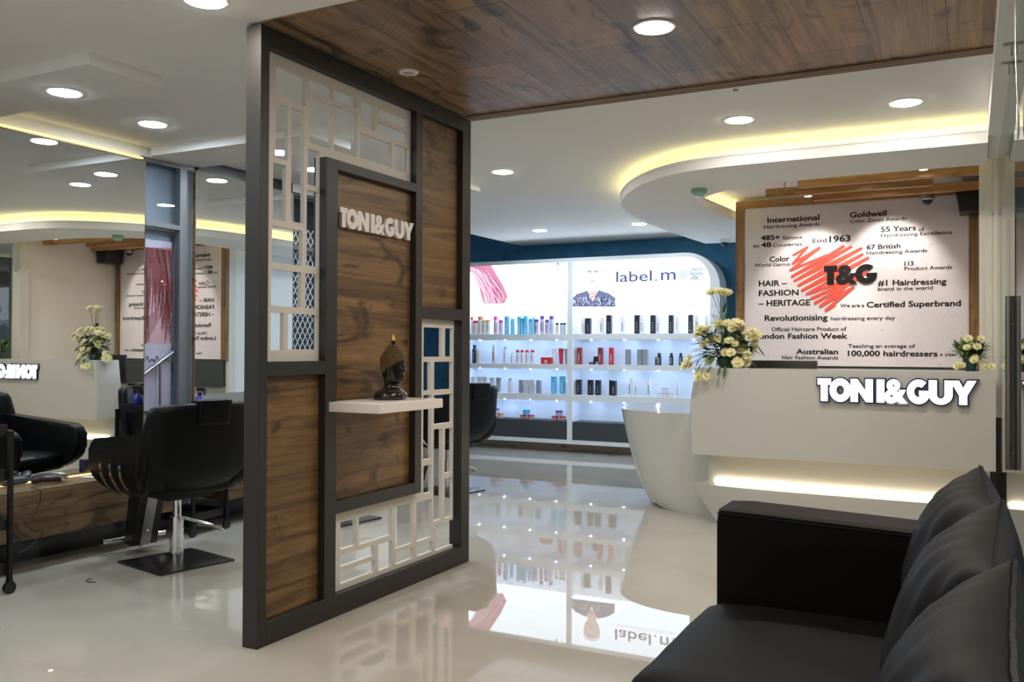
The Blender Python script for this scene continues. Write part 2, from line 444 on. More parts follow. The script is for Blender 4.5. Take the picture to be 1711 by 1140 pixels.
# left side: solid wall carrying the mirrors, glazed strips between them
for y0, y1, z0, z1 in ((-3, 4.40, 0, ZC), (4.86, 5.96, 0, ZC), (6.9, 7.6, 0, ZC), (4.40, 4.86, 0, 0.16), (5.96, 6.9, 0, 0.16), (4.40, 4.86, 2.66, ZC), (5.96, 6.9, 2.66, ZC)):
    structure('wall_left', box(BM(), XL - 0.1, -5.20, y0, y1, z0, z1), M_WHITE, 'left wall behind the styling mirrors', 'wall')
structure('baseboard_left', box(BM(), -5.20, -5.14, -3, 7.6, 0, 0.15), mat('black_granite', (0.02, 0.022, 0.026), 0.15), 'glossy black skirting under the styling ledges', 'skirting')
def window(n, y0, y1, label, transom):
    fr = BM()
    box(fr, -5.24, -5.19, y1 - 0.11, y1, 0.16, 2.66); box(fr, -5.24, -5.19, y0, y0 + 0.02, 0.16, 2.66)
    box(fr, -5.24, -5.19, y0 + 0.02, y1 - 0.11, transom - 0.035, transom)
    box(fr, -5.24, -5.19, y0 + 0.02, y1 - 0.11, 0.16, 0.20); box(fr, -5.24, -5.19, y0 + 0.02, y1 - 0.11, 2.63, 2.66)
    o = structure('window_%d' % n, fr, mat('slate_frame', (0.14, 0.155, 0.17), 0.35, metal=0.4), label, 'window')
    g = link_mesh('pane', box(BM(), -5.222, -5.216, y0 + 0.02, y1 - 0.11, 0.2, 2.63), M_GLASS2, o)
structure('gap_shade_strip', box(BM(), -5.198, -5.165, 4.90, 5.95, 2.645, 2.725), M_GREY, 'dark strip standing for shadow in the gap above the second mirror', 'shade strip')  # dark box added where the ceiling gap lies in shadow
window(1, 4.40, 4.86, 'steel framed glass strip between the two mirrors', 2.21)
window(2, 5.96, 6.90, 'steel framed glass strip behind the diamond grille', 2.20)
structure('reflection_board', box(BM(), -5.40, -5.285, 4.405, 4.855, 0.165, 2.655), mat('grey_blue_reflected_tone', (0.24, 0.28, 0.34), 0.6), 'added grey blue board coloured like the reflections in the first glass strip', 'wall')  # added board, its grey blue stands in for the ceiling reflected in the pane
# rafts hung under the ceiling over each styling place
for i, (y0, y1) in enumerate(((2.885, 3.32), (4.47, 4.93), (6.3, 6.75))):
    structure('ceiling_raft' + ('' if i == 0 else '.%03d' % i), box(BM(), -5.18, -3.77, y0, y1, ZC - 0.06, ZC), M_WHITE, 'shallow white ceiling raft over the styling places', 'ceiling raft')
# curved cloud ceiling over reception
ZD0, ZD1 = 2.56, 2.628
outer = [(0.10, 6.36), (-0.6, 6.36), (-1.2, 6.36), (-1.6, 6.375), (-1.92, 6.46), (-2.20, 6.66), (-2.45, 6.95), (-2.67, 7.32), (-2.84, 7.74), (-2.93, 8.25), (-2.965, 8.9), (-2.955, 9.6), (-2.93, 10.2), (-2.885, 10.85), (-2.60, 10.88)]
inner = [(-1.95, 10.88), (-2.05, 9.8), (-2.10, 8.9), (-2.16, 8.2), (-2.155, 7.95), (-2.12, 7.76), (-2.04, 7.60), (-1.93, 7.47), (-1.78, 7.34), (-1.55, 7.235), (-1.2, 7.15), (-0.7, 7.11), (0.10, 7.10)]
KD = 0.9545
outer = [(x if x > 0 else x * KD, y * KD) for x, y in outer]; inner = [(x if x > 0 else x * KD, y * KD) for x, y in inner]
o3 = [Vector((x, y, 0)) for x, y in outer]; i3 = [Vector((x, y, 0)) for x, y in inner]
outer_s = spline(o3[:-1], 5) + [o3[-1]]; inner_s = spline(i3, 5)
b = BM(); prism(b, [(p.x, p.y) for p in outer_s] + [(p.x, p.y) for p in inner_s], 2, ZD0, ZD1)
bmesh.ops.triangulate(b, faces=[f for f in b.faces if len(f.verts) > 4])
cloud = structure('ceiling_drop', b, M_WHITE, 'curved dropped ceiling with a glowing cove above the reception', 'ceiling')
def inset_path(pts, d):
    out = []
    for i, p in enumerate(pts):
        t = (pts[min(i + 1, len(pts) - 1)] - pts[max(i - 1, 0)]).normalized()
        n = Vector((t.y, -t.x, 0))
        out.append(p + n * d)
    return out
def ribbon(pts, d, z0, z1, th=0.008):
    bb = BM(); A = inset_path(pts, d); B = inset_path(pts, d + (th if d > 0 else -th)); rows = []
    for p, q in zip(A, B): rows.append([bb.verts.new((p.x, p.y, z0)), bb.verts.new((p.x, p.y, z1)), bb.verts.new((q.x, q.y, z1)), bb.verts.new((q.x, q.y, z0))])
    for r0, r1 in zip(rows, rows[1:]):
        for k in range(4): bb.faces.new((r0[k], r0[(k + 1) % 4], r1[(k + 1) % 4], r1[k]))
    bb.faces.new(rows[0]); bb.faces.new(rows[-1][::-1])
    return bb
po = spline([Vector((0.10, o3[0].y, 0))] + o3[1:-1], 6); pi_ = spline(i3[1:], 6)
M_COVE = emit('cove_led', COVE_YELLOW, 5.0)
for path in (po, pi_):
    link_mesh('cove_lip', ribbon(path, 0.0, ZD1, ZD1 + 0.012), M_WHITE, cloud)
    link_mesh('cove_upstand', ribbon(path, 0.10, ZD1, ZC), M_WHITE, cloud)
    b = BM(); tube(b, [p + Vector((0, 0, ZD1 + 0.008)) for p in inset_path(path, 0.04)], 0.006, 6); link_mesh('led_strip', b, M_COVE, cloud)
b = BM()
for i in range(5):
    x, y = -2.35, 7.6 + 0.6 * i
    cyl(b, (x, y, ZD1), 0.008, ZC - ZD1, 8)
for x in (-1.8, -1.0, -0.2): cyl(b, (x, 6.45, ZD1), 0.008, ZC - ZD1, 8)
link_mesh('hanger', b, M_STEEL, cloud)
# right side: side wall, aluminium column, glazed shopfront
structure('wall_right', box(BM(), 0.10, 0.22, 7.12, 8.40, 0, ZC), M_CREAM, 'cream side wall beside the reception', 'wall')
structure('wall_reception', box(BM(), -1.95, 0.22, 8.445, 8.56, 0, ZC), M_CREAM, 'wall carrying the framed slogan poster', 'wall')
b = BM(); box(b, 0.06, 0.22, 7.0, 7.12, 0.85, 2.66)
for x in (0.085, 0.135, 0.14, 0.185): box(b, x, x + 0.004, 6.996, 7.0, 0.85, 2.64)
o = structure('trim_2', b, M_ALU, 'ribbed aluminium door post at the shopfront', 'door post')
b = BM(); box(b, 0.132, 0.148, 6.988, 7.0, 2.245, 2.265, 0.003); cyl(b, (0.14, 6.990, 2.25), 0.005, 0.03, 8, r2=0.001)
link_mesh('latch', b, M_STEEL, o)
structure('trim_3', box(BM(), 0.06, 0.22, 7.0, 7.12, 0, 0.85), mat('dark_post_base', (0.05, 0.045, 0.04), 0.4), 'dark base of the shopfront door post', 'post base')
structure('trim_4', box(BM(), 0.10, 0.45, -3, 6.78, 2.60, ZC), M_WHITE, 'white header beam above the glass shopfront', 'header beam')
structure('trim_5', box(BM(), 0.10, 0.27, 6.78, 7.0, 2.66, ZC), M_ALU, 'grey end block of the header beam', 'header block')
b = BM(); box(b, 0.168, 0.178, 1.2, 6.98, 0.02, 2.60)
g = structure('window_3', b, M_GLASS, 'clear glass shopfront along the right side', 'window')
b = BM()
for y in (-2.98, 1.14): box(b, 0.15, 0.20, y, y + 0.05, 0, 2.6)
box(b, 0.15, 0.20, -2.93, 1.14, 0, 0.04)
link_mesh('frame', b, M_ALU, g)
structure('wall_mall', box(BM(), 3.2, 3.3, -3, YB, 0, 3.0), mat('mall_wall', (0.16, 0.14, 0.12), 0.8), 'dim corridor wall outside the shopfront', 'wall')
# pull handles on the glass door
for i, (x, HY) in enumerate(((0.1525, 4.45), (0.196, 4.30))):
    t = thing('pull_handle', ('steel bar pull handle on the inner face of the glass door', 'steel bar pull handle on the outer face of the glass door')[i], 'door handle', (x, HY, 0.78), 0, 'bar handles of the glass door')
    hb = BM(); cyl(hb, (x, HY, 0.79 if i == 0 else 0.775), 0.0155, 0.755, 20)
    wpart('bar', hb, mat('bronze_steel', (0.26, 0.225, 0.21), 0.3, metal=1), t, 40)
    for z in (0.86, 1.42):
        sb = BM(); cyl(sb, (x if i == 0 else 0.178, HY, z), 0.008, 0.017 if i == 0 else 0.018, 12, axis=0)
        wpart('standoff', sb, M_STEEL, t, 40)

# ------------------------------------------------------------------ lamps
M_LW = emit('downlight_warm', LAMP_WARM, LAMP_POWER); M_LC = emit('downlight_cool', LAMP_COOL, LAMP_POWER)
M_RING = mat('lamp_ring', (0.85, 0.85, 0.85), 0.4)
def downlight(x, y, z, label, m, r=0.082):
    t = thing('downlight', label, 'ceiling lamp', (x, y, z), 0, 'round recessed ceiling downlights')
    bb = BM(); lathe(bb, [(r + 0.012, 0.0), (r + 0.010, -0.004), (r, -0.005), (r, 0.0)], n=32); part('trim_ring', bb, M_RING, t, 40)
    bb = BM(); cyl(bb, (0, 0, -0.006), r - 0.001, 0.004, 32); part('diffuser', bb, m, t)
for x, y, z, lab, m in (
    (-2.786, 2.672, ZC, 'bright downlight cut off by the top edge, left of the dark divider', M_LW),
    (-4.304, 3.149, ZC - 0.06, 'cool white downlight set in the ceiling raft at far left', M_LC),
    (-4.621, 4.002, ZC, 'cool white downlight nearest the corner of the large mirror', M_LC),
    (-1.233, 3.769, ZC - 0.006, 'warm downlight in the walnut plank ceiling', M_LW),
    (-0.325, 5.571, ZC, 'warm downlight near the shopfront beam, above the glowing cove', M_LW),
    (-1.265, 5.538, ZC, 'warm downlight left of the one near the shopfront beam', M_LW),
    (-3.327, 6.325, ZC, 'downlight just right of the top of the dark divider', M_LW),
    (-4.556, 9.617, ZC, 'downlight above the left bay of the product shelves', M_LC),
    (-3.31, 9.596, ZC, 'downlight beside the tip of the curved ceiling near the shelves', M_LC),
    (-4.27, 4.775, ZC - 0.06, 'cool downlight seen through the lower left of the upper lattice', M_LC),
    (-4.625, 5.588, ZC, 'cool downlight seen through the lattice beside the inner dark bar', M_LC),
    (-0.75, 3.15, ZC - 0.006, 'warm downlight in the planks at the top edge of the photo', M_LW)):
    downlight(x, y, z, lab, m)
for i, (x, y, m) in enumerate(((-1.2, 1.2, M_LW), (-4.3, 1.3, M_LC), (-1.2, -1.0, M_LW), (-4.3, -1.0, M_LC), (-2.8, 0.2, M_LW), (-3.41, 5.2, M_LC), (1.6, 1.0, M_LW), (1.6, 3.6, M_LW), (1.6, 6.2, M_LW))):  # unseen lamps added as fill, except the one hidden behind the divider
    downlight(x, y, ZC, 'added fill downlight outside the glass shopfront, unseen' if x > 0 else ('cool downlight hidden behind the dark divider, seen only in the mirror' if y > 5 else 'added fill downlight over the entrance side of the shop, out of the picture'), m)
t = thing('ceiling_speaker', 'small white round ceiling speaker in the planks beside the divider', 'speaker', (-2.555, 3.818, ZC - 0.006))
b = BM(); lathe(b, [(0.052, 0), (0.048, -0.008), (0.032, -0.009), (0.030, -0.004), (0.030, 0)], n=28); part('ring', b, M_RING, t, 40)
b = BM(); cyl(b, (0, 0, -0.006), 0.029, 0.004, 24); part('grille', b, mat('speaker_grille', (0.45, 0.44, 0.43), 0.6), t)
t = thing('smoke_detector', 'green lit smoke detector under the curved ceiling', 'smoke detector', (-1.872, 6.84, ZD0))
b = BM(); lathe(b, [(0.062, 0), (0.062, -0.03), (0.05, -0.036), (0.05, 0)], n=24); part('base', b, mat('pale_green_plastic', (0.30, 0.55, 0.38), 0.4), t, 40)
b = BM(); lathe(b, [(0.045, -0.036), (0.04, -0.055), (0.02, -0.062)], n=24); part('sensor', b, mat('mint_plastic', (0.45, 0.75, 0.62), 0.3), t, 40)
def dome(loc, label, light):
    t = thing('dome_camera', label, 'security camera', loc, 0, 'dome cameras under the ceiling')
    b = BM(); lathe(b, [(0.055, 0), (0.055, -0.035), (0.045, -0.042), (0.04, 0)], n=24); part('housing', b, M_RING if light else M_STEEL, t, 40)
    b = BM(); lathe(b, [(0.04, -0.042), (0.038, -0.06), (0.025, -0.075), (0.006, -0.082)], n=20); part('lens_dome', b, mat('smoked_dome', (0.02, 0.02, 0.025), 0.05), t, 60)
dome((-2.45, 10.02, ZD0), 'white dome camera under the curved ceiling near the blue wall', True)
t = thing('sprinkler', 'tiny dark sprinkler cap in the white ceiling past the planks', 'sprinkler', (-1.138, 4.894, ZC))
b = BM(); lathe(b, [(0.016, 0), (0.014, -0.006), (0.004, -0.008)], n=14); part('cap', b, mat('cap_grey', (0.3, 0.29, 0.28), 0.5), t)
# hanging cable and brackets at the beam
t = thing('cable_hook', 'thin hanging cable with a steel weight in front of the shopfront beam', 'cable', (0.152, 3.72, 2.60))
b = BM(); tube(b, [(0.150, 3.72, 2.60), (0.150, 3.72, 2.40), (0.156, 3.72, 2.20)], 0.0022, 6); wpart('cable', b, M_STEEL, t)
b = BM(); tube(b, [(0.156, 3.72, 2.205), (0.157, 3.72, 2.19), (0.157, 3.72, 2.10), (0.156, 3.72, 2.075)], [0.003, 0.006, 0.006, 0.003], 10); wpart('weight', b, M_STEEL, t, 40)
for i, y in enumerate((4.28, 4.56)):
    t = thing('bracket', ('steel bracket under the header beam, nearer the camera', 'steel bracket under the header beam, farther along')[i], 'bracket', (0.17, y, 2.60))
    b = BM(); box(b, 0.128, 0.23, y, y + 0.018, 2.590, 2.60); box(b, 0.155, 0.163, y, y + 0.012, 2.545, 2.590); wpart('arm', b, M_STEEL, t)

# ================================================================== THE ROOM DIVIDER
XP = -2.742
DY0, DY1 = 2.950, 4.788
div = thing('room_divider', 'tall charcoal room divider with walnut panels and white lattice', 'room divider', (XP - 0.04, DY0, 0))
b = BM()
def bar(y0, y1, z0, z1, x0=XP - 0.085, x1=XP): box(b, x0, x1, y0, y1, z0, z1, 0.0015, 1)
bar(DY0, 3.005, 0, ZC - 0.012); bar(4.692, DY1, 0, ZC - 0.014)
bar(3.005, 4.692, 0, 0.105); bar(3.005, 4.692, 2.632, ZC - 0.012)
bar(3.400, 3.487, 0.105, 2.225, XP - 0.078); bar(3.487, 4.18, 2.178, 2.225, XP - 0.078); bar(4.18, 4.245, 0.50, 2.632, XP - 0.078)
bar(3.487, 4.18, 0.50, 0.562, XP - 0.078); bar(3.005, 3.40, 1.182, 1.245, XP - 0.078); bar(4.245, 4.692, 1.478, 1.545, XP - 0.078)
wpart('frame', b, M_GREY, div)
RX0, RX1 = XP - 0.062, XP - 0.040
for y0, y1, z0, z1 in ((3.0, 3.402, 0.10, 1.185), (3.485, 4.182, 0.56, 2.18), (4.243, 4.695, 1.54, 2.634)):
    wpart('panel', box(BM(), RX0, RX1, y0, y1, z0, z1), M_WOOD, div)
def lattice(L_rects, holes):
    """White board cut with oblong openings. Rectangles are (y0, y1, z0, z1)."""
    ys = sorted({round(v, 4) for q in L_rects + holes for v in q[:2]}); zs = sorted({round(v, 4) for q in L_rects + holes for v in q[2:]})
    bb = BM(); V = {}
    def inside(q, y, z): return q[0] - 1e-6 < y < q[1] + 1e-6 and q[2] - 1e-6 < z < q[3] + 1e-6
    def vert(y, z):
        if (y, z) not in V: V[(y, z)] = bb.verts.new((RX0, y, z))
        return V[(y, z)]
    for a, c_ in zip(ys, ys[1:]):
        for d, e in zip(zs, zs[1:]):
            my, mz = (a + c_) / 2, (d + e) / 2
            if any(inside(q, my, mz) for q in L_rects) and not any(inside(q, my, mz) for q in holes):
                bb.faces.new((vert(a, d), vert(c_, d), vert(c_, e), vert(a, e)))
    ex = bmesh.ops.extrude_face_region(bb, geom=bb.faces[:])
    for v in ex['geom']:
        if isinstance(v, bmesh.types.BMVert): v.co.x += RX1 - RX0
    return bb
def hole(zoom, l, t, r_, bt, l2=None, b2=None, z2=None):
    """Opening measured on the photo, brought onto the lattice face."""
    def px(z, x, y): return (z[0] + x / z[2], z[1] + y / z[2])
    A = on_plane(*px(zoom, l, t), 0, RX1); B = on_plane(*px(z2 or zoom, l2 if l2 is not None else l, bt), 0, RX1)
    Cc = on_plane(*px(zoom, r_, t), 0, RX1)
    q = lambda v: round(v * 200) / 200
    return (q(A.y), q(Cc.y), q(B.z), q(A.z))
ZA, ZB, ZCc, ZDd = (430, 80, 4.752), (430, 310, 3.677), (690, 520, 3.453), (540, 820, 6.0)
up = [hole(ZA, 152, 140, 385, 382), hole(ZA, 418, 245, 598, 342), hole(ZA, 413, 380, 598, 752), hole(ZA, 618, 325, 790, 418), hole(ZA, 612, 455, 793, 812),
      hole(ZA, 822, 408, 935, 622), hole(ZA, 963, 468, 1203, 548), hole(ZA, 960, 590, 1203, 680), hole(ZA, 818, 672, 1070, 872), hole(ZA, 1092, 765, 1203, 965),
      hole(ZA, 145, 427, 243, 860, 122), hole(ZA, 275, 475, 375, 220, 200, z2=ZB), hole(ZA, 402, 800, 495, 1080, 395), hole(ZA, 125, 905, 230, 205, 88, z2=ZB),
      hole(ZB, 303, 22, 380, 493), hole(ZB, 90, 243, 275, 470), hole(ZB, 85, 510, 272, 742), hole(ZB, 295, 535, 372, 752), hole(ZB, 82, 780, 160, 1010), hole(ZB, 190, 787, 370, 1010)]
wpart('lattice', lattice([(3.0, 3.40, 1.24, 2.634), (3.40, 4.182, 2.225, 2.634)], up), M_LATT, div)
low = [hole(ZCc, 63, 95, 168, 262), hole(ZCc, 186, 100, 230, 262), hole(ZCc, 62, 295, 103, 462), hole(ZCc, 122, 293, 228, 458), hole(ZCc, 122, 487, 228, 655),
       hole(ZCc, 60, 487, 107, 860), hole(ZCc, 122, 685, 167, 308, 1118, z2=ZDd), hole(ZCc, 185, 680, 228, 938), hole(ZCc, 60, 893, 107, 1058),
       hole(ZCc, 185, 965, 228, 278, 1222, z2=ZDd), hole(ZDd, 1125, 348, 1300, 600), hole(ZDd, 938, 120, 1090, 515), hole(ZDd, 938, 555, 1095, 663), hole(ZDd, 725, 165, 900, 585),
       hole(ZDd, 725, 630, 905, 742), hole(ZDd, 362, 270, 685, 540), hole(ZDd, 552, 545, 688, 803), hole(ZDd, 172, 322, 328, 597), hole(ZDd, 175, 655, 515, 768), hole(ZDd, 175, 815, 518, 935)]
wpart('lattice', lattice([(4.243, 4.66, 0.10, 1.48), (3.485, 4.66, 0.10, 0.502)], low), M_LATT, div)
sh = wpart('shelf', box(BM(), XP - 0.04, -2.442, 3.428, 3.985, 1.0, 1.047, 0.002, 1), mat('shelf_white', (0.80, 0.73, 0.66), 0.3), div)
LA = on_plane(568.5, 377, 0, XP - 0.015); LB = on_plane(691.5, 400, 0, XP - 0.015)
b = heavy_word(WORD, LB.y - LA.y, 0.098, 6.61, 0.010)
b.transform(frame_mat((XP - 0.025, LA.y, 1.906), (0, 1, 0), (1, 0, 0)))
o = wpart('lettering', b, M_LETTERW, div); o['label'] = 'raised off-white letters on the walnut'

# ------------------------------------------------------------------ bust on the divider shelf
bust = thing('buddha_bust', 'dark Buddha bust with a gold tipped crown on the white divider shelf', 'statue', (-2.60, 3.765, 1.047), R(12))
prof = [  # z, front(x), back(x), half-width(y)
    (0.000, 0.058, -0.098, 0.098), (0.012, 0.064, -0.100, 0.104), (0.028, 0.064, -0.096, 0.100), (0.042, 0.054, -0.084, 0.084), (0.054, 0.036, -0.064, 0.054),
    (0.064, 0.026, -0.052, 0.039), (0.076, 0.021, -0.049, 0.035), (0.084, 0.028, -0.049, 0.037), (0.091, 0.044, -0.050, 0.042), (0.100, 0.050, -0.052, 0.047), (0.112, 0.051, -0.055, 0.052),
    (0.126, 0.053, -0.059, 0.056), (0.140, 0.054, -0.062, 0.060), (0.155, 0.055, -0.065, 0.062), (0.170, 0.056, -0.067, 0.064), (0.185, 0.059, -0.068, 0.065), (0.198, 0.060, -0.068, 0.065),
    (0.212, 0.057, -0.065, 0.062), (0.226, 0.049, -0.058, 0.055), (0.238, 0.039, -0.049, 0.046), (0.248, 0.031, -0.041, 0.037), (0.258, 0.026, -0.035, 0.031), (0.268, 0.020, -0.028, 0.025), (0.276, 0.012, -0.020, 0.016)]
b = BM(); rings = []
NS = 40
def ring_at(z):
    for A, B in zip(prof, prof[1:]):
        if A[0] <= z <= B[0]:
            k = (z - A[0]) / (B[0] - A[0]); return [A[j] + (B[j] - A[j]) * k for j in (1, 2, 3)]
for z in [q[0] for q in prof if q[0] < .09] + [.091 + .0035 * k for k in range(31)] + [q[0] for q in prof if q[0] > .2]:
    f_, bk, hw = ring_at(z)
    cx = (f_ + bk) / 2; ax = (f_ - bk) / 2; row = []
    for i in range(NS):
        a = 2 * PI * i / NS
        x = cx + ax * math.cos(a); y = hw * math.sin(a)
        fr = max(0.0, math.cos(a)) ** 18
        nose = math.exp(-((z - 0.146) / 0.009) ** 2) * 0.017 + math.exp(-((z - 0.162) / 0.013) ** 2) * 0.008
        lips = math.exp(-((z - 0.121) / 0.004) ** 2) * 0.007 + math.exp(-((z - 0.111) / 0.004) ** 2) * 0.006 + math.exp(-((z - 0.097) / 0.006) ** 2) * 0.005
        side = max(0.0, math.cos(a)) ** 3 * (math.exp(-((abs(math.sin(a)) - 0.36) / 0.15) ** 2))
        eye = -math.exp(-((z - 0.168) / 0.008) ** 2) * 0.009 * side
        brow = math.exp(-((z - 0.182) / 0.005) ** 2) * 0.003 * side
        x += fr * (nose + lips) + eye + brow
        row.append(b.verts.new((x, y, z)))
    rings.append(row)
for A, B in zip(rings, rings[1:]):
    for i in range(NS): b.faces.new((A[i], A[(i + 1) % NS], B[(i + 1) % NS], B[i]))
b.faces.new(rings[0][::-1]); b.faces.new(rings[-1])
for s in (-1, 1):                                             # long ear lobes
    rbox(b, -0.006, s * 0.060, 0.140, 0.022, 0.012, 0.066, 0.005, cuts=3)
part('head_and_shoulders', b, M_BRONZE, bust, 70)
b = BM()
import itertools
for k in range(14):
    z = 0.146 + k * 0.0098
    f_, bk, hw = ring_at(z)
    n = max(6, int(2 * PI * (hw + 0.01) / 0.0125))
    for i in range(n):
        a = 2 * PI * (i + 0.5 * (k % 2)) / n
        if z < 0.200 and abs((a + PI) % (2 * PI) - PI) < R(min(104, 22 + (0.200 - z) / 0.045 * 85)): continue
        cx = (f_ + bk) / 2; ax = (f_ - bk) / 2
        bmesh.ops.create_icosphere(b, subdivisions=1, radius=0.0062, matrix=Matrix.Translation((cx + ax * math.cos(a), hw * math.sin(a), z)))
o = part('hair_curls', b, mat('antique_gold_curls', (0.17, 0.115, 0.045), 0.34, metal=0.5), bust); o['label'] = 'curls with worn gold tips'
b = BM(); lathe(b, [(0.012, 0), (0.010, 0.016), (0.012, 0.022), (0.010, 0.028)], (-0.004, 0, 0.272), 14); part('crown', b, M_BRONZE, bust, 60)
b = BM(); lathe(b, [(0.0105, 0), (0.0085, 0.012), (0.004, 0.024), (0.0008, 0.030)], (-0.004, 0, 0.300), 14); part('finial', b, M_GOLD, bust, 60)
b = BM()
rb = [(0.060, -0.03, 0.004), (0.058, -0.035, 0.03), (0.040, -0.05, 0.046), (0.0, -0.075, 0.046)]
tube(b, spline(rb, 4), 0.006, 6)
o = part('robe_edge', b, mat('reddish_robe', (0.045, 0.018, 0.014), 0.3), bust, 60)

# ================================================================== RECEPTION DESK
desk = thing('reception_desk', 'white lacquered reception desk with a lit sign and a curved wing', 'reception desk', (-0.85, 6.7, 0))
front_x0, front_x1, FY = -1.865, 0.150, 6.56
b = BM(); rings = []
def fy(x): return FY + 0.02 * max(0, (-1.0 - x) / 0.85) ** 2
zs = [0.529, 0.60, 0.75, 0.90, 1.05, 1.174]
for z in zs:
    k = (z - 0.529) / 0.645
    xl = front_x0 - 0.012 * math.sin(PI * min(1, k * 1.2)) + 0.028 * max(0, k - 0.6) / 0.4
    row = [(xl + 0.01, 6.90), (xl, 6.75), (xl + 0.004, fy(xl) + 0.015), (xl + 0.018, fy(xl))] + [(x, fy(x)) for x in (-1.6, -1.3, -1.0, -0.5, front_x1)] + [(front_x1, 6.90)]
    rings.append([b.verts.new((x, y, z)) for x, y in row])
for A, B in zip(rings, rings[1:]):
    for i in range(len(A)): b.faces.new((A[i], A[(i + 1) % len(A)], B[(i + 1) % len(A)], B[i]))
b.faces.new(rings[0][::-1]); b.faces.new(rings[-1])
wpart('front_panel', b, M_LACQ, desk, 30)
# lit recess and lower step
fr = [(-1.89, 6.695), (-1.72, 6.63), (-1.5, 6.575), (-1.2, 6.545), (-0.8, 6.53), (0.12, 6.515)]
b = BM(); A = []; B = []
for x, y in fr + [(0.12, 6.90), (-1.80, 6.90)]:
    xb = x + 0.20 * max(0, (-1.2 - x) / 0.69); A.append(b.verts.new((xb, y + (0.02 if y < 6.8 else 0), 0.0))); B.append(b.verts.new((x, y, 0.30)))
b.faces.new(A[::-1]); b.faces.new(B)
for i in range(len(A)): b.faces.new((A[i], A[(i + 1) % len(A)], B[(i + 1) % len(A)], B[i]))
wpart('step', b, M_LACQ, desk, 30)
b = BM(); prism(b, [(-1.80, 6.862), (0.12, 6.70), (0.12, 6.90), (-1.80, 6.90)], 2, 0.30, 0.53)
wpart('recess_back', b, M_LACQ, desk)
b = BM(); tube(b, [(-1.74, 6.846, 0.308), (0.10, 6.690, 0.308)], 0.0065, 6)
wpart('led_strip', b, emit('warm_led', (1.0, 0.87, 0.66), 17), desk)
# curved wing
b = BM(); rings = []
WZ = [0.0, 0.04, 0.10, 0.18, 0.28, 0.40, 0.55, 0.70, 0.80]
for z in WZ:
    rx = 0.56 + 0.345 * (z / 0.8) ** 0.5; ry = 0.67 + 0.02 * (z / 0.8)
    row = []
    for i in range(41):
        a = R(90) + R(180) * i / 40
        e = 0.86
        cx, sy = math.cos(a), math.sin(a)
        row.append((-1.85 + rx * math.copysign(abs(cx) ** e, cx), 7.66 + ry * math.copysign(abs(sy) ** e, sy)))
    row += [(-1.55, 7.66 - ry), (-1.55, 7.66 + ry)]
    rings.append([b.verts.new((x, y, z)) for x, y in row])
for A, B in zip(rings, rings[1:]):
    for i in range(len(A)): b.faces.new((A[i], A[(i + 1) % len(A)], B[(i + 1) % len(A)], B[i]))
b.faces.new(rings[0][::-1]); b.faces.new(rings[-1])
wpart('curved_wing', b, M_LACQ, desk, 40)
b = BM(); box(b, -1.55, 0.08, 6.92, 7.45, 0.72, 0.76); wpart('worktop', b, M_LACQ2, desk)
# sign
SX0, SW, SH, SZ = -0.945, 0.985, 0.158, 0.955
b = heavy_word(WORD, SW, SH, 6.61, 0.011, 0.06)
b.transform(frame_mat((SX0, FY - 0.0125, SZ), (1, 0, 0), (0, -1, 0)))
sg = wpart('sign_backing', b, mat('sign_dark_blue', (0.012, 0.012, 0.045), 0.4), desk)
b = heavy_word(WORD, SW, SH, 6.61, 0.006)
b.transform(frame_mat((SX0, FY - 0.028, SZ), (1, 0, 0), (0, -1, 0)))
o = link_mesh('sign_letters', b, emit('sign_letters_lit', (0.80, 0.82, 1.0), 1.1), sg, world=False)
o.matrix_parent_inverse = Matrix.Translation(desk.location); o['label'] = 'glowing white letters'
o.matrix_parent_inverse = Matrix.Identity(4)

# monitor behind the desk
t = thing('monitor', 'black computer monitor whose top shows above the desk', 'monitor', (-1.30, 7.25, 0.76))
b = BM(); box(b, -1.57, -1.045, 7.19, 7.225, 0.90, 1.228, 0.006); wpart('screen', b, M_BLACKP, t, 40)
b = BM(); box(b, -1.34, -1.27, 7.22, 7.25, 0.775, 1.0); wpart('neck', b, M_BLACKP, t)
b = BM(); box(b, -1.43, -1.18, 7.15, 7.32, 0.76, 0.775, 0.004); wpart('stand', b, M_BLACKP, t)

# ------------------------------------------------------------------ flowers
def flower_mesh(r, petals, seed):
    rr = random.Random(seed); bb = BM()
    for ly, (tilt, ln) in enumerate(((12, 1.0), (32, 0.88), (55, 0.66))):
        n = petals - ly * 3
        for i in range(n):
            a = 2 * PI * (i + 0.5 * ly) / n + rr.uniform(-.1, .1); tl = R(tilt + rr.uniform(-8, 8)); l = r * ln * rr.uniform(.88, 1.05); wd = r * 0.17
            M = Matrix.Rotation(a, 4, 'Z') @ Matrix.Rotation(-tl, 4, 'Y')
            vs = [bb.verts.new(M @ Vector(p)) for p in ((0.12 * l, -wd * .5, 0), (0.7 * l, -wd, 0.02 * l), (l, 0, 0.10 * l), (0.7 * l, wd, 0.02 * l), (0.12 * l, wd * .5, 0))]
            bb.faces.new(vs)
    me = bpy.data.meshes.new('flower'); bb.to_mesh(me); bb.free(); me.materials.append(M_FLOWER)
    return me
FL = [flower_mesh(0.047, 19, 1), flower_mesh(0.040, 17, 2)]
bb = BM(); bmesh.ops.create_icosphere(bb, subdivisions=1, radius=0.008); HEART = bpy.data.meshes.new('heart'); bb.to_mesh(HEART); bb.free(); HEART.materials.append(M_FLOWC)
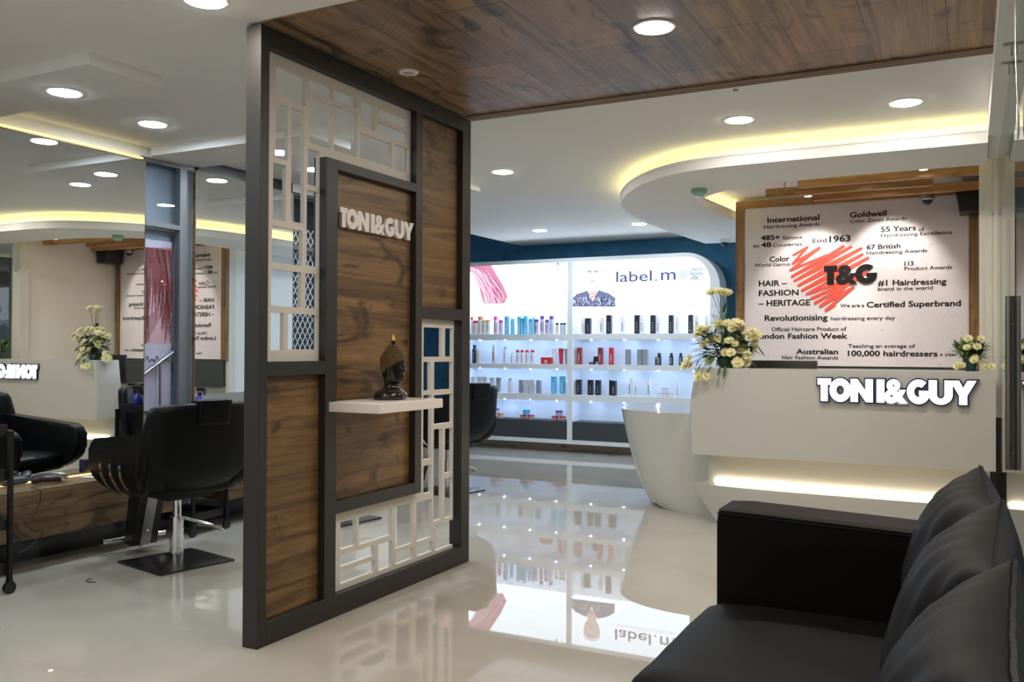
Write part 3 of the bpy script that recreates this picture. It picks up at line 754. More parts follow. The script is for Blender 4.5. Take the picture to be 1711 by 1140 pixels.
def put_flower(root, p, d, kind, sc=1.0, base=(0, 0, 0)):
    o = bpy.data.objects.new('flower', FL[kind]); COL.objects.link(o); o.parent = root
    o.location = p; o.rotation_euler = Vector(d).to_track_quat('Z', 'Y').to_euler(); o.scale = (sc,) * 3
    h = bpy.data.objects.new('flower_heart', HEART); COL.objects.link(h); h.parent = o; h.location = (0, 0, 0.006); h.scale = (1, 1, .6)
def leaf(bb, p, d, l, wd, droop=0.3, mi=0):
    d = Vector(d).normalized(); s = d.cross(Vector((0, 0, 1)))
    if s.length < 1e-3: s = Vector((1, 0, 0))
    s.normalize(); p = Vector(p); rows = []
    for k in range(6):
        t = k / 5; q = p + d * l * t + Vector((0, 0, -droop * l * t * t)); w_ = wd * math.sin(PI * (0.08 + 0.92 * t)) ** 0.8
        rows.append((bb.verts.new(q - s * w_), bb.verts.new(q + Vector((0, 0, -w_ * 0.3))), bb.verts.new(q + s * w_)))
    for A, B in zip(rows, rows[1:]):
        bb.faces.new((A[0], A[1], B[1], B[0])).material_index = mi; bb.faces.new((A[1], A[2], B[2], B[1])).material_index = mi
FC = Vector((-1.635, 6.74, 1.174))
arr = thing('flower_arrangement', 'tall arrangement of cream chrysanthemums at the left end of the desk', 'flowers', FC)
b = BM(); lathe(b, [(0.045, 0), (0.06, 0.02), (0.068, 0.07), (0.062, 0.075), (0.03, 0.06)], n=24); part('vase', b, mat('dark_green_bowl', (0.012, 0.03, 0.02), 0.3), arr, 50)
spots = [  # px offsets of the flower heads in the photo (from the 1130,470 crop)
    (375, 130), (415, 110), (455, 115), (500, 125), (540, 140), (250, 510), (235, 560), (340, 500), (300, 540), (450, 445), (500, 465), (540, 450), (470, 490), (625, 440), (665, 460), (600, 470), (590, 510),
    (310, 660), (350, 630), (410, 630), (290, 690), (450, 615), (540, 620), (560, 640), (735, 570), (770, 600), (800, 530), (825, 600), (840, 575), (830, 640), (825, 700), (620, 670), (660, 680), (710, 710),
    (560, 690), (635, 790), (580, 760), (690, 740), (750, 790), (700, 840), (650, 870), (740, 860), (355, 850), (140, 815), (110, 890), (150, 885), (235, 1015), (320, 1010), (520, 760)]
b = BM(); lb = BM()
for i, (zx, zy) in enumerate(spots):
    yy = FC.y + rnd.uniform(-0.10, 0.06)
    if zy > 900: yy = 6.53
    w_ = on_plane(1130 + zx / 6.33, 470 + zy / 6.33, 1, yy) - FC
    d = Vector((w_.x * 1.2, -0.55 + rnd.uniform(-.2, .2), 0.35 + (w_.z - 0.1) * 1.2))
    put_flower(arr, w_, d, i % 2, rnd.uniform(.9, 1.25))
    root = Vector((rnd.uniform(-.03, .03), rnd.uniform(-.02, .02), 0.06))
    mid = (root + w_) / 2 + Vector((0, 0, 0.05 if zy < 900 else 0.12))
    if zy < 300: mid = Vector((0.0, 0, 0.25))
    tube(b, spline([root, mid, w_], 4), 0.0022, 5)
part('stem', b, mat('stem_green', (0.06, 0.11, 0.03), 0.6), arr)
for zx, zy, ex, ey, wd in [(480, 400, 360, 320, .016), (530, 420, 545, 300, .014), (440, 440, 350, 430, .012), (420, 400, 370, 350, .012), (500, 330, 520, 210, .012), (300, 660, 140, 650, .012), (310, 690, 150, 720, .013), (300, 720, 130, 740, .010),
                         (330, 760, 190, 800, .012), (270, 640, 180, 610, .008), (380, 780, 250, 790, .014), (420, 700, 300, 720, .014), (260, 870, 215, 960, .006), (380, 900, 290, 985, .013), (470, 900, 440, 990, .011), (520, 900, 500, 1020, .014),
                         (860, 690, 940, 790, .013), (790, 700, 900, 770, .010), (780, 680, 800, 730, .014), (790, 840, 850, 910, .012), (480, 620, 510, 560, .012), (480, 560, 500, 650, .012), (600, 560, 540, 620, .012),
                         (460, 800, 420, 900, .016), (540, 840, 560, 920, .016), (400, 560, 430, 480, .010), (690, 610, 650, 530, .012), (240, 830, 205, 900, .010), (440, 260, 360, 250, .007), (560, 560, 650, 600, .014), (430, 700, 480, 640, .015), (520, 720, 470, 820, .016), (600, 800, 640, 900, .015)]:
    yy = FC.y + rnd.uniform(-0.08, 0.05)
    if ey > 930: yy = 6.545 - 0.01
    A = on_plane(1130 + zx / 6.33, 470 + zy / 6.33, 1, yy + (0.03 if ey > 930 else 0)) - FC; B = on_plane(1130 + ex / 6.33, 470 + ey / 6.33, 1, yy - 0.02) - FC
    leaf(lb, A, B - A, (B - A).length, wd, 0.12)
for i in range(260):                                            # filler inside the bouquet
    a = rnd.uniform(0, 2 * PI); e = rnd.uniform(0.0, 1.0)
    p = Vector((rnd.uniform(-.17, .19), rnd.uniform(-.07, .07), rnd.uniform(0.05, 0.27)))
    leaf(lb, p, (math.cos(a), math.sin(a), e), rnd.uniform(.05, .11), rnd.uniform(.010, .018), 0.3, mi=0 if rnd.random() < .9 else 1)
part('foliage', lb, [M_LEAF, M_LEAFL], arr)
b = BM()
for i in range(150):
    p = Vector((rnd.gauss(-0.12, .08), rnd.uniform(-.1, .06), rnd.gauss(0.22, .06)))
    bmesh.ops.create_icosphere(b, subdivisions=1, radius=0.0032, matrix=Matrix.Translation(p))
o = part('gypsophila', b, mat('tiny_white_buds', (0.85, 0.83, 0.72), 0.8), arr); o['kind'] = 'stuff'
FR = Vector((0.005, 6.72, 1.174))
arr2 = thing('flower_arrangement', 'small bouquet in a dark green vase at the right end of the desk', 'flowers', FR)
b = BM(); lathe(b, [(0.030, 0), (0.036, 0.02), (0.048, 0.085), (0.044, 0.088), (0.02, 0.07)], n=24); part('vase', b, mat('bottle_green_vase', (0.008, 0.06, 0.045), 0.2), arr2, 50)
b = BM(); lb = BM()
for i, (zx, zy) in enumerate([(1420, 1000), (1390, 1010), (1450, 1005), (1435, 1065), (1430, 1080), (1350, 1105), (1340, 1115), (1365, 1110), (1500, 1118), (1530, 1115), (1400, 960), (1470, 960)]):
    w_ = on_plane(1200 + zx / 3.348, 280 + zy / 3.348, 1, FR.y - 0.05 + rnd.uniform(-.03, .03)) - FR
    if w_.z < 0.02: w_.z = 0.02
    put_flower(arr2, w_, (w_.x, -0.7, 0.5), i % 2, 0.75)
    tube(b, spline([Vector((0, 0, .07)), (w_ + Vector((0, 0, .12))) / 2, w_], 3), 0.002, 5)
part('stem', b, MATS['stem_green'], arr2)
for i in range(260):
    a = rnd.uniform(0, 2 * PI); e = rnd.uniform(-0.2, 1.5)
    p = Vector((rnd.uniform(-.07, .07), rnd.uniform(-.03, .03), rnd.uniform(0.08, 0.16)))
    leaf(lb, p, (math.cos(a), math.sin(a) * .6, e), rnd.uniform(.05, .11), rnd.uniform(.004, .010), 0.1, mi=0 if rnd.random() < .45 else 1)
part('foliage', lb, [M_LEAF, M_LEAFL], arr2)

# ================================================================== POSTER WALL
YP = 8.40
def pp(zx, zy, y=YP): return on_plane(1200 + zx / 3.348, 280 + zy / 3.348, 1, y)
poster = thing('slogan_poster', 'oak framed poster of award slogans around a red scribbled heart', 'poster', (-0.9, YP, 0.9))
px0, px1, pz1, pz0 = pp(148, 240).x, pp(1402, 240).x, pp(148, 232).z, 1.17
wpart('print', box(BM(), px0 - 0.01, px1 + 0.01, YP, YP + 0.02, pz0, pz1 + 0.01), M_POSTER, poster)
fx0, fx1, fz1 = pp(100, 250).x, pp(1455, 250).x, pp(100, 195).z
for xa, xb in ((fx0, px0), (px1, min(fx1, 0.095))): wpart('frame_stile', box(BM(), xa, xb, YP - 0.012, YP + 0.03, pz0 - 0.012, fz1), M_WOODZ, poster)
for za, zb_ in ((pz1, fz1),): wpart('frame_rail', box(BM(), px0, px1, YP - 0.012, YP + 0.03, za, zb_), M_WOODX, poster)
TXT = [('International', 275, 567, 310, 28, 1), ('Hairdressing Awards', 257, 568, 343, 19, 0), ('485+', 240, 345, 408, 26, 1), ('Salons', 360, 470, 404, 19, 0), ('in', 198, 228, 449, 20, 0), ('48', 240, 297, 447, 27, 1),
       ('Countries', 306, 470, 445, 19, 0), ('Estd.', 528, 617, 422, 22, 0), ('1963', 622, 740, 418, 33, 1), ('Color', 287, 400, 528, 28, 1), ('World Genius', 203, 402, 557, 19, 0), ('HAIR –', 227, 385, 665, 30, 1),
       ('FASHION', 227, 450, 719, 30, 1), ('– HERITAGE', 225, 515, 776, 31, 1), ('Goldwell', 737, 943, 281, 29, 1), ('Color Zoom Awards', 737, 1053, 311, 19, 0), ('55 Years', 910, 1107, 361, 28, 1), ('of', 1120, 1152, 357, 20, 0),
       ('Hairdressing Excellence', 910, 1308, 391, 19, 0), ('67 British', 830, 1020, 459, 25, 1), ('Hairdressing Awards', 830, 1170, 488, 19, 0), ('113', 1042, 1093, 550, 24, 1), ('Product Awards', 1042, 1310, 576, 19, 0),
       ('#1 Hairdressing', 893, 1277, 662, 30, 1), ('brand in the world', 893, 1200, 690, 19, 0), ('We are a', 683, 818, 783, 19, 0), ('Certified Superbrand', 830, 1358, 783, 30, 1), ('Revolutionising', 260, 612, 858, 30, 1),
       ('hairdressing every day', 630, 990, 855, 19, 0), ('Official Haircare Product of', 298, 718, 916, 21, 0), ('London Fashion Week', 205, 724, 958, 28, 1), ('Australian', 435, 671, 1043, 27, 1), ('Hair Fashion Awards', 357, 671, 1072, 19, 0),
       ('Teaching an average of', 727, 1102, 1008, 19, 0), ('100,000 hairdressers', 725, 1228, 1054, 29, 1), ('a year', 1240, 1338, 1054, 18, 0)]
for s, x0, x1, bl, cap, bold in TXT:
    b = BM(); A = pp(x0, bl, YP - 0.002); B = pp(x1, bl, YP - 0.002); Cp = pp(x0, bl - cap, YP - 0.002)
    sign_line(b, s, A, (1, 0, 0), (0, -1, 0), width=B.x - A.x, cap=Cp.z - A.z, bold=0.026 if bold else 0.014)
    wpart('slogan', b, M_INK, poster)
b = BM()
Z1 = [(422, 490), (497, 447), (418, 538), (566, 450), (405, 575), (607, 492), (414, 610), (640, 478), (700, 441)]
Z2 = [(414, 610), (742, 445), (428, 634), (800, 453), (449, 660), (806, 487), (470, 688), (838, 506), (497, 708), (828, 590), (522, 732), (800, 606), (541, 758), (742, 640), (571, 776), (756, 668), (603, 797), (650, 768)]
hw = pp(500, 500).z - pp(500, 508).z
def stroke(bb, pts, wdt):
    P = [pp(x, y, YP - 0.003) for x, y in pts]
    for i, (A, B) in enumerate(zip(P, P[1:])):
        t = (B - A).normalized(); a0 = math.atan2(t.z, t.x); ring = []
        for q, st in ((A, a0 + PI / 2), (B, a0 - PI / 2)):
            for k in range(9): ring.append(q + Vector((math.cos(st + PI * k / 8) * wdt, -0.0004 * i, math.sin(st + PI * k / 8) * wdt)))
        bb.faces.new([bb.verts.new(v) for v in ring])
stroke(b, Z1, hw * 0.92); stroke(b, Z2, hw * 0.92)
o = wpart('heart_scribble', b, M_RED, poster)
A = pp(592, 655, YP - 0.012); B = pp(890, 543, YP - 0.006)
b = heavy_word([('T', 0), ('&', .52), ('G', 1.40)], B.x - A.x, (pp(592, 552, YP).z - A.z), 2.36, 0.002)
b.transform(frame_mat(A, (1, 0, 0), (0, -1, 0))); wpart('monogram', b, M_INK, poster)
# cabinet top edge / dark band below the poster print
structure('trim_6', box(BM(), fx0 + 0.05, 0.095, YP + 0.0, YP + 0.045, 0.82, 1.157), M_GREYD, 'dark panel on the reception wall under the poster', 'panel')

# oak battens hung over the poster
M_HALO = emit('spot_lamp_face', LAMP_WARM, 30)
for i, (x0, x1, y0, y1, lab) in enumerate(((-1.21, 0.098, 7.32, 7.39, 'oak batten hung nearest the desk under the ceiling'), (-1.53, -0.25, 7.665, 7.735, 'short oak batten, the middle one above the poster'), (-1.20, 0.098, 8.02, 8.09, 'oak batten hung closest to the poster frame'))):
    t = thing('ceiling_batten', lab, 'batten', (x0, y0, 2.60), 0, 'oak battens above the poster')
    wpart('beam', box(BM(), x0, x1, y0, y1, 2.600, 2.668, 0.004, 1), M_WOODX, t)
    hb = BM()
    for x in (x0 + 0.15, x1 - 0.15): cyl(hb, (x, (y0 + y1) / 2, 2.668), 0.006, ZC - 2.668, 8)
    wpart('hanger', hb, M_STEEL, t)
def spot(x, y, z, tx, ty, tz, lab, power, show=True):
    t = thing('spotlight', lab, 'spotlight', (x, y, z), 0, 'small spotlights above the poster')
    bb = BM(); lathe(bb, [(0.034, ZC - z), (0.034, 0.0), (0.028, -0.004), (0.028, 0.02)], n=20); part('can', bb, M_RING, t, 40)
    bb = BM(); cyl(bb, (0, 0, 0.001), 0.027, 0.004, 20); part('lens', bb, M_HALO, t)
    ld = bpy.data.lights.new('spot_beam', 'SPOT'); ld.energy = power; ld.color = LAMP_WARM; ld.spot_size = R(72); ld.spot_blend = 0.6; ld.shadow_soft_size = 0.03
    lo = bpy.data.objects.new('spot_beam', ld); COL.objects.link(lo); lo.parent = t; lo.location = (0, 0, -0.02)
    lo.data.color = (1.0, 0.92, 0.82)
    lo.rotation_euler = (Vector((tx, ty, tz)) - Vector((x, y, z))).to_track_quat('-Z', 'Y').to_euler()
spot(-1.215, 7.86, 2.615, -1.25, 8.4, 1.9, 'small bright spotlight between the battens left of centre', 22)
spot(-0.62, 7.88, 2.64, -0.6, 8.4, 2.0, 'small spotlight tucked behind the middle batten', 22)
spot(-0.75, 7.53, 2.64, -0.8, 7.7, 2.0, 'small spotlight between the front and middle battens', 9)
spot(-0.30, 7.20, 2.64, -0.4, 7.34, 2.0, 'small spotlight in front of the first batten', 9)
dome((-0.315, 8.28, 2.62), 'grey dome camera below the batten beside the loudspeaker', False)
b = BM(); cyl(b, (-0.315, 8.28, 2.62), 0.02, ZC - 2.62, 10)
t = thing('loudspeaker', 'black wall loudspeaker in the corner above the poster', 'speaker', (0.0, 8.2, 2.44))
b = BM(); prism(b, [(-0.100, 2.615), (-0.072, 2.44), (0.085, 2.44), (0.098, 2.615)], 1, 8.10, 8.37); wpart('cabinet', b, M_BLACKP, t)
b = BM(); prism(b, [(-0.085, 2.600), (-0.064, 2.455), (0.072, 2.455), (0.082, 2.600)], 1, 8.092, 8.10); wpart('grille', b, mat('speaker_cloth', (0.02, 0.02, 0.022), 0.9), t)
t2 = BM(); cyl(t2, (-0.315, 8.28, 2.62), 0.012, 0.11, 8)
bpy.data.objects['dome_camera.001']
link_mesh('mount', b if False else t2, M_STEEL, bpy.data.objects['dome_camera.001'], world=True)

# ================================================================== PRODUCT SHELVES
YF, YK = 10.48, 10.80
CX0, CPL, CPR, CIR, COR = -6.16, -4.572, -4.502, -2.735, -2.617
cab = thing('display_shelving', 'long white lit product shelving with bright advertising lightboxes', 'shelving', (-4.4, YF, 0))
b = BM()
box(b, CX0, CX0 + 0.07, YF, YK, 0.107, 2.48); box(b, CPL, CPR, YF, YK, 0.159, 2.43)
box(b, CX0 + 0.07, COR - 0.42, YF, YK, 2.43, 2.48); box(b, CX0 + 0.07, COR, YF, YK, 0.107, 0.159)
box(b, CX0 + 0.07, CPR, YK - 0.015, YK, 0.159, 2.43)
prism(b, [(CPR, 0.159), (CIR, 0.159), (CIR, 2.06)] + [(COR - 0.42 + 0.30 * math.cos(R(a)), 2.128 + 0.30 * math.sin(R(a))) for a in range(6, 91, 6)] + [(CPR, 2.43)], 1, YK - 0.015, YK)
box(b, CIR, COR, YF, YK, 0.159, 2.06)
ro, ri, ccx, ccz = 0.42, 0.302, COR - 0.42, 2.06
ringp = [(ccx + ro * math.cos(R(a)), ccz + ro * math.sin(R(a))) for a in range(0, 91, 6)] + [(ccx + ri * math.cos(R(a)), ccz + 0.068 + ri * math.sin(R(a))) for a in range(90, -1, -6)]
ringp[-1] = (CIR, ccz)
for k in range(len(ringp) // 2 - 1):
    q = [ringp[k], ringp[k + 1], ringp[-k - 2], ringp[-k - 1]]; prism(b, q, 1, YF, YK)
bmesh.ops.remove_doubles(b, verts=b.verts, dist=0.0005)
wpart('carcass', b, M_LACQ2, cab)
SHELF_Z = [(1.438, 1.510), (1.060, 1.122), (0.655, 0.735)]
for z0, z1 in SHELF_Z:
    for x0, x1 in ((CX0 + 0.07, CPL), (CPR, CIR)): wpart('shelf', box(BM(), x0, x1, YF + 0.004, YK - 0.015, z0, z1), M_LACQ2, cab)
for x0, x1 in ((CX0 + 0.07, CPL), (CPR, CIR)):
    wpart('drawer_front', box(BM(), x0 + 0.004, x1 - 0.004, YF + 0.01, YK - 0.016, 0.162, 0.392), M_GREYD, cab)
wpart('plinth', box(BM(), CX0 + 0.02, COR - 0.02, YF + 0.03, YK, 0, 0.107), M_WOODP, cab)
# lightboxes
LB_WHITE = emit('lightbox_white', (0.74, 0.87, 1.0), 1.75)
l1 = wpart('lightbox', box(BM(), CX0 + 0.07, CPL, YF + 0.02, YF + 0.16, 1.835, 2.43), LB_WHITE, cab)
lp = [(CPR, 1.835), (CIR, 1.835), (CIR, 2.06)] + [(ccx + ri * math.cos(R(a)), ccz + 0.068 + ri * math.sin(R(a))) for a in range(6, 91, 6)] + [(CPR, 2.43)]
b = BM(); prism(b, lp, 1, YF + 0.02, YF + 0.16); l2 = wpart('lightbox', b, LB_WHITE, cab)
def sub(name, bm, m, par): return link_mesh(name, bm, m, par)     # parent chain sits at cab: shift into its frame
def subw(name, bm, m, par, smooth=None):
    return link_mesh(name, bm, m, par, smooth)
def qa(zx, zy): return on_plane(780 + zx / 3.93, 280 + zy / 3.93, 1, YF + 0.015)
b = BM(); A = qa(980, 752); B = qa(1215, 752)
sign_line(b, 'label', A, (1, 0, 0), (0, -1, 0), width=B.x - A.x, cap=qa(980, 685).z - A.z, bold=0.010)
A = qa(1238, 745); B = qa(1372, 745)
box(b, A.x, A.x + 0.02, A.y - 0.001, A.y, A.z, A.z + 0.022)
A = qa(1274, 740); sign_line(b, 'm', A, (1, 0, 0), (0, -1, 0), width=B.x - A.x, cap=(qa(0, 690).z - qa(0, 740).z) * 1.36, bold=0.010)
o = subw('lettering', b, emit('lit_print_violet', (0.10, 0.12, 0.34), 0.6), l2)
for s, y in (('LONDON', 683), ('FASHION', 711), ('WEEK', 738)):
    b = BM(); A = qa(1465, y); B = qa({'LONDON': 1548, 'FASHION': 1555, 'WEEK': 1525}[s], y); sign_line(b, s, A, (1, 0, 0), (0, -1, 0), width=B.x - A.x, cap=qa(0, y - 19).z - qa(0, y).z, bold=0.05)
    o = subw('lettering', b, emit('lit_print_small', (0.10, 0.17, 0.24), 0.8), l2)
b = BM(); A = qa(992, 790); B = qa(1372, 790)
sign_line(b, 'PROFESSIONAL HAIRCARE', A, (1, 0, 0), (0, -1, 0), width=B.x - A.x, cap=qa(0, 772).z - qa(0, 790).z)
subw('lettering', b, emit('lit_print_faint', (0.62, 0.72, 0.86), 1.1), l2)
b = BM()
for r_ in range(6):                                           # small dotted emblem beside the words
    for k in range(3):
        p = qa(1405 + k * 16, 672 + r_ * 13)
        if r_ in (0, 5) and k != 1: continue
        box(b, p.x - 0.011, p.x + 0.011, YF + 0.014, YF + 0.017, p.z - 0.008, p.z + 0.008)
o = subw('emblem', b, emit('lit_print_pale', (0.22, 0.40, 0.48), 0.9), l2)
def blob(bb, pts, y, dy=0.0):
    bb.faces.new([bb.verts.new((p.x, y, p.z)) for p in pts])
def strands(bb, base, n, seed, wd, y, spread, mi):
    rr = random.Random(seed)
    for i in range(n):
        off = rr.uniform(-spread, spread)
        ph = rr.uniform(0, 6); am = rr.uniform(4, 16)
        P = []
        for k, (zx, zy) in enumerate(base):
            q = qa(zx + off * (0.6 + 0.4 * k / len(base)) + am * math.sin(ph + k * 1.7), zy + rr.uniform(-6, 6)); P.append(q)
        P = spline(P, 4)
        for A, B, k in zip(P, P[1:], range(99)):
            t = (B - A); nrm = Vector((-t.z, 0, t.x)).normalized() * wd
            fa = [A + nrm, A - nrm, B - nrm, B + nrm]
            f = bb.faces.new([bb.verts.new((v.x, y - 0.0004 * (i % 5), v.z)) for v in fa]); f.material_index = mi[i % len(mi)]
# left graphic: long pink hair falling from the left edge
PINK = [emit('lit_pink_a', (0.90, 0.34, 0.56), 0.52), emit('lit_pink_b', (0.98, 0.58, 0.75), 0.56), emit('lit_pink_c', (0.60, 0.09, 0.28), 0.46), emit('lit_pink_d', (0.95, 0.80, 0.90), 0.64)]
b = BM()
blob(b, [qa(-150, 628), qa(150, 626), qa(185, 690), qa(235, 770), qa(268, 850), qa(240, 893), qa(110, 893), qa(85, 790), qa(35, 690), qa(-150, 700)], YF + 0.019)
for f in b.faces: f.material_index = 0
strands(b, [(-60, 634), (60, 672), (128, 752), (172, 830), (182, 888)], 70, 3, 0.009, YF + 0.018, 75, (0, 1, 2, 3, 1, 0))
o = subw('hair_picture', b, PINK, l1)
b = BM()
blob(b, [qa(592, 625), qa(604, 625), qa(602, 640), qa(598, 645), qa(594, 640)], YF + 0.018); o = subw('droplet_mark', b, emit('lit_print_dark', (0.12, 0.12, 0.25), 0.6), l1)
# right graphic: pale model in a dark patterned jacket
b = BM()
blob(b, [qa(680, 915), qa(684, 868), qa(720, 832), qa(790, 808), qa(825, 880), qa(865, 805), qa(935, 828), qa(975, 858), qa(977, 915)], YF + 0.018)
FACE = emit('lit_pale_face', (1.0, 0.86, 0.82), 0.70)
JK = [emit('lit_jacket_a', (0.20, 0.24, 0.42), 0.6), emit('lit_jacket_b', (0.62, 0.68, 0.88), 0.7), emit('lit_jacket_c', (0.06, 0.07, 0.16), 0.5), emit('lit_face_line', (0.66, 0.64, 0.70), 0.75), emit('lit_scarf', (0.85, 0.40, 0.50), 0.65)]
rr = random.Random(5)
for i in range(150):
    s = rr.choice((-1, 1)); u_ = rr.random()
    x = 828 + s * (30 + 112 * u_); y = 838 + 25 * u_ + rr.uniform(0, 50)
    A = qa(x, y); B = qa(x - s * rr.uniform(-6, 12), min(914, y + rr.uniform(8, 22))); t = B - A; n = Vector((-t.z, 0, t.x)).normalized() * 0.004
    if y < 905:
        f = b.faces.new([b.verts.new((v.x, YF + 0.017 - 0.0003 * (i % 3), v.z)) for v in (A + n, A - n, B - n, B + n)]); f.material_index = 1 + i % 2
for i in range(40):
    x = 828 + rr.uniform(-24, 24); y = rr.uniform(815, 905); p = qa(x, y)
    bmesh.ops.create_circle(b, cap_ends=True, radius=0.008, segments=6, matrix=Matrix.Translation((p.x, YF + 0.0155, p.z)) @ Matrix.Rotation(PI / 2, 4, 'X'))
    b.faces.ensure_lookup_table(); b.faces[-1].material_index = 4 if i % 3 else 2
def line(bb, pts, wd, mi, y=YF + 0.017):
    P = spline([qa(*q) for q in pts], 5)
    for A, B in zip(P, P[1:]):
        t = B - A; n = Vector((-t.z, 0, t.x)).normalized() * wd
        f = bb.faces.new([bb.verts.new((v.x, y, v.z)) for v in (A + n, A - n, B - n, B + n)]); f.material_index = mi
line(b, [(782, 690), (778, 715), (786, 750), (808, 785), (812, 810)], 0.006, 3); line(b, [(872, 690), (878, 715), (868, 750), (850, 778), (846, 808)], 0.006, 3)
line(b, [(790, 686), (805, 682), (818, 688)], 0.006, 0); line(b, [(836, 688), (850, 682), (864, 686)], 0.006, 0)
line(b, [(822, 690), (818, 720), (826, 728)], 0.003, 3); line(b, [(812, 745), (826, 741), (840, 745), (826, 750), (812, 745)], 0.004, 4)
b2 = BM(); blob(b2, [qa(826 + 52 * math.cos(a * PI / 12), 728 + (70 if math.sin(a * PI / 12) > 0 else 62) * math.sin(a * PI / 12)) for a in range(24)], YF + 0.0188)
blob(b2, [qa(806, 770), qa(848, 770), qa(862, 822), qa(826, 870), qa(792, 822)], YF + 0.0186)
face = subw('pale_face', b2, FACE, l2)
line(b, [(775, 690), (790, 668), (826, 660), (862, 668), (880, 692)], 0.006, 3)
o = subw('model_picture', b, JK, l2)
for par in (l1, l2):
    for ch in par.children: ch.matrix_parent_inverse = Matrix.Identity(4)
# LED pucks under each board
M_PUCK = emit('puck_led', (0.42, 0.64, 1.0), 520)
pucks = [(zx, row) for row in range(4) for zx in ()]
for bay, (x0, x1) in enumerate(((CX0 + 0.07, CPL), (CPR, CIR))):
    for z in (1.834, 1.437, 1.059, 0.654):
        for k in range(4):
            x = x0 + (x1 - x0) * (k + 0.5) / 4
            bb = BM(); cyl(bb, (x, YF + 0.10, z - 0.006), 0.0075, 0.006, 12); wpart('puck_light', bb, M_PUCK, cab)

# ------------------------------------------------------------------ products
def zpx(zoom, x, y, yy): return on_plane(780 + x / 3.93, (280 if zoom == 'A' else 560) + y / 3.93, 1, yy)
PM = {}
def pm(col, rough=0.35, metal=0.0):
    k = (col, rough, metal)
    if k not in PM: PM[k] = mat('product_%d' % len(PM), col, rough, metal)
    return PM[k]
WHT, RED, DRED, ORG, TAN, MAG, BLU, LBL, PUR, LIL, BLK, GRY, SIL, PNK, PCH = (.82, .82, .84), (.60, .03, .03), (.28, .03, .03), (.60, .20, .05), (.72, .42, .20), (.60, .03, .20), (.05, .32, .62), (.16, .55, .82), (.10, .03, .22), (.62, .52, .68), (.018, .018, .028), (.30, .31, .32), (.62, .62, .64), (.72, .40, .42), (.78, .60, .50)
def product(kind, x, w, h, z, y, body, cap, label, group, strip=None):
    """bottle / tin / carton / tube / jar; base at (x, y, z)."""
    r = w / 2
    bb = BM(); cb = None; name = kind
    if kind == 'bottle':
        hb = h * 0.80
        lathe(bb, [(r * .92, 0), (r, .006), (r, hb - .012), (r * .7, hb)], n=16); cb = BM(); lathe(cb, [(r * .72, hb), (r * .72, h - .004), (r * .64, h)], n=16)
    elif kind == 'aerosol_can':
        hb = h * 0.84
        lathe(bb, [(r * .95, 0), (r, .004), (r, hb - .02), (r * .8, hb)], n=16); cb = BM(); lathe(cb, [(r * .70, hb), (r * .70, h - .008), (r * .5, h)], n=16)
    elif kind == 'capped_bottle':
        hb = h * 0.82
        lathe(bb, [(r * .95, 0), (r, .004), (r, hb)], n=16); cb = BM(); lathe(cb, [(r * 1.02, hb), (r * 1.02, h - .003), (r * .95, h)], n=16)
    elif kind == 'carton':
        d = min(w, 0.06); box(bb, -r, r, -d / 2, d / 2, 0, h, .001, 1)
    elif kind == 'tube':
        rows = []
        for t, (sx, sy) in ((.16, (.62, .62)), (.2, (.70, .66)), (.6, (.9, .42)), (.97, (1.05, .06)), (1.0, (1.05, .06))):
            rows.append([bb.verts.new((r * sx * math.cos(2 * PI * i / 16), r * sy * math.sin(2 * PI * i / 16), h * t)) for i in range(16)])
        for A, B in zip(rows, rows[1:]):
            for i in range(16): bb.faces.new((A[i], A[(i + 1) % 16], B[(i + 1) % 16], B[i]))
        bb.faces.new(rows[0][::-1]); bb.faces.new(rows[-1]); cb = BM(); lathe(cb, [(r * .66, 0), (r * .70, h * .16)], n=16)
    elif kind == 'jar':
        hb = h * 0.72
        lathe(bb, [(r * .90, 0), (r * .96, .004), (r * .96, hb)], n=20); cb = BM(); lathe(cb, [(r, hb), (r, h - .002), (r * .97, h)], n=20)
    o = link_mesh(name, bb, pm(body), None, 40); o.location = (x, y, z); tag(o, label, 'jar' if kind == 'jar' else ('box' if kind == 'carton' else ('tube' if kind == 'tube' else 'bottle')), group)
    if cb is not None: part('lid' if kind == 'jar' else 'cap', cb, pm(cap), o, 40)
    if strip and kind in ('carton', 'bottle', 'aerosol_can', 'capped_bottle'):
        sb = BM()
        for k in range(4):
            zz = h * (.15 + .13 * k)
            if kind == 'carton': box(sb, -r * .25, r * .25, -min(w, .06) / 2 - .0012, -min(w, .06) / 2, zz, zz + h * .07)
            else: box(sb, -r * .3, r * .3, -r - .001, -r * .93, zz, zz + h * .07)
        part('print', sb, pm(strip), o)
    return o
ORD = ['first', 'second', 'third', 'fourth', 'fifth', 'sixth', 'seventh', 'eighth', 'ninth', 'tenth', 'eleventh', 'twelfth', 'thirteenth', 'fourteenth', 'fifteenth', 'sixteenth', 'seventeenth', 'eighteenth', 'nineteenth', 'twentieth', 'twenty-first', 'twenty-second', 'twenty-third', 'twenty-fourth', 'twenty-fifth']
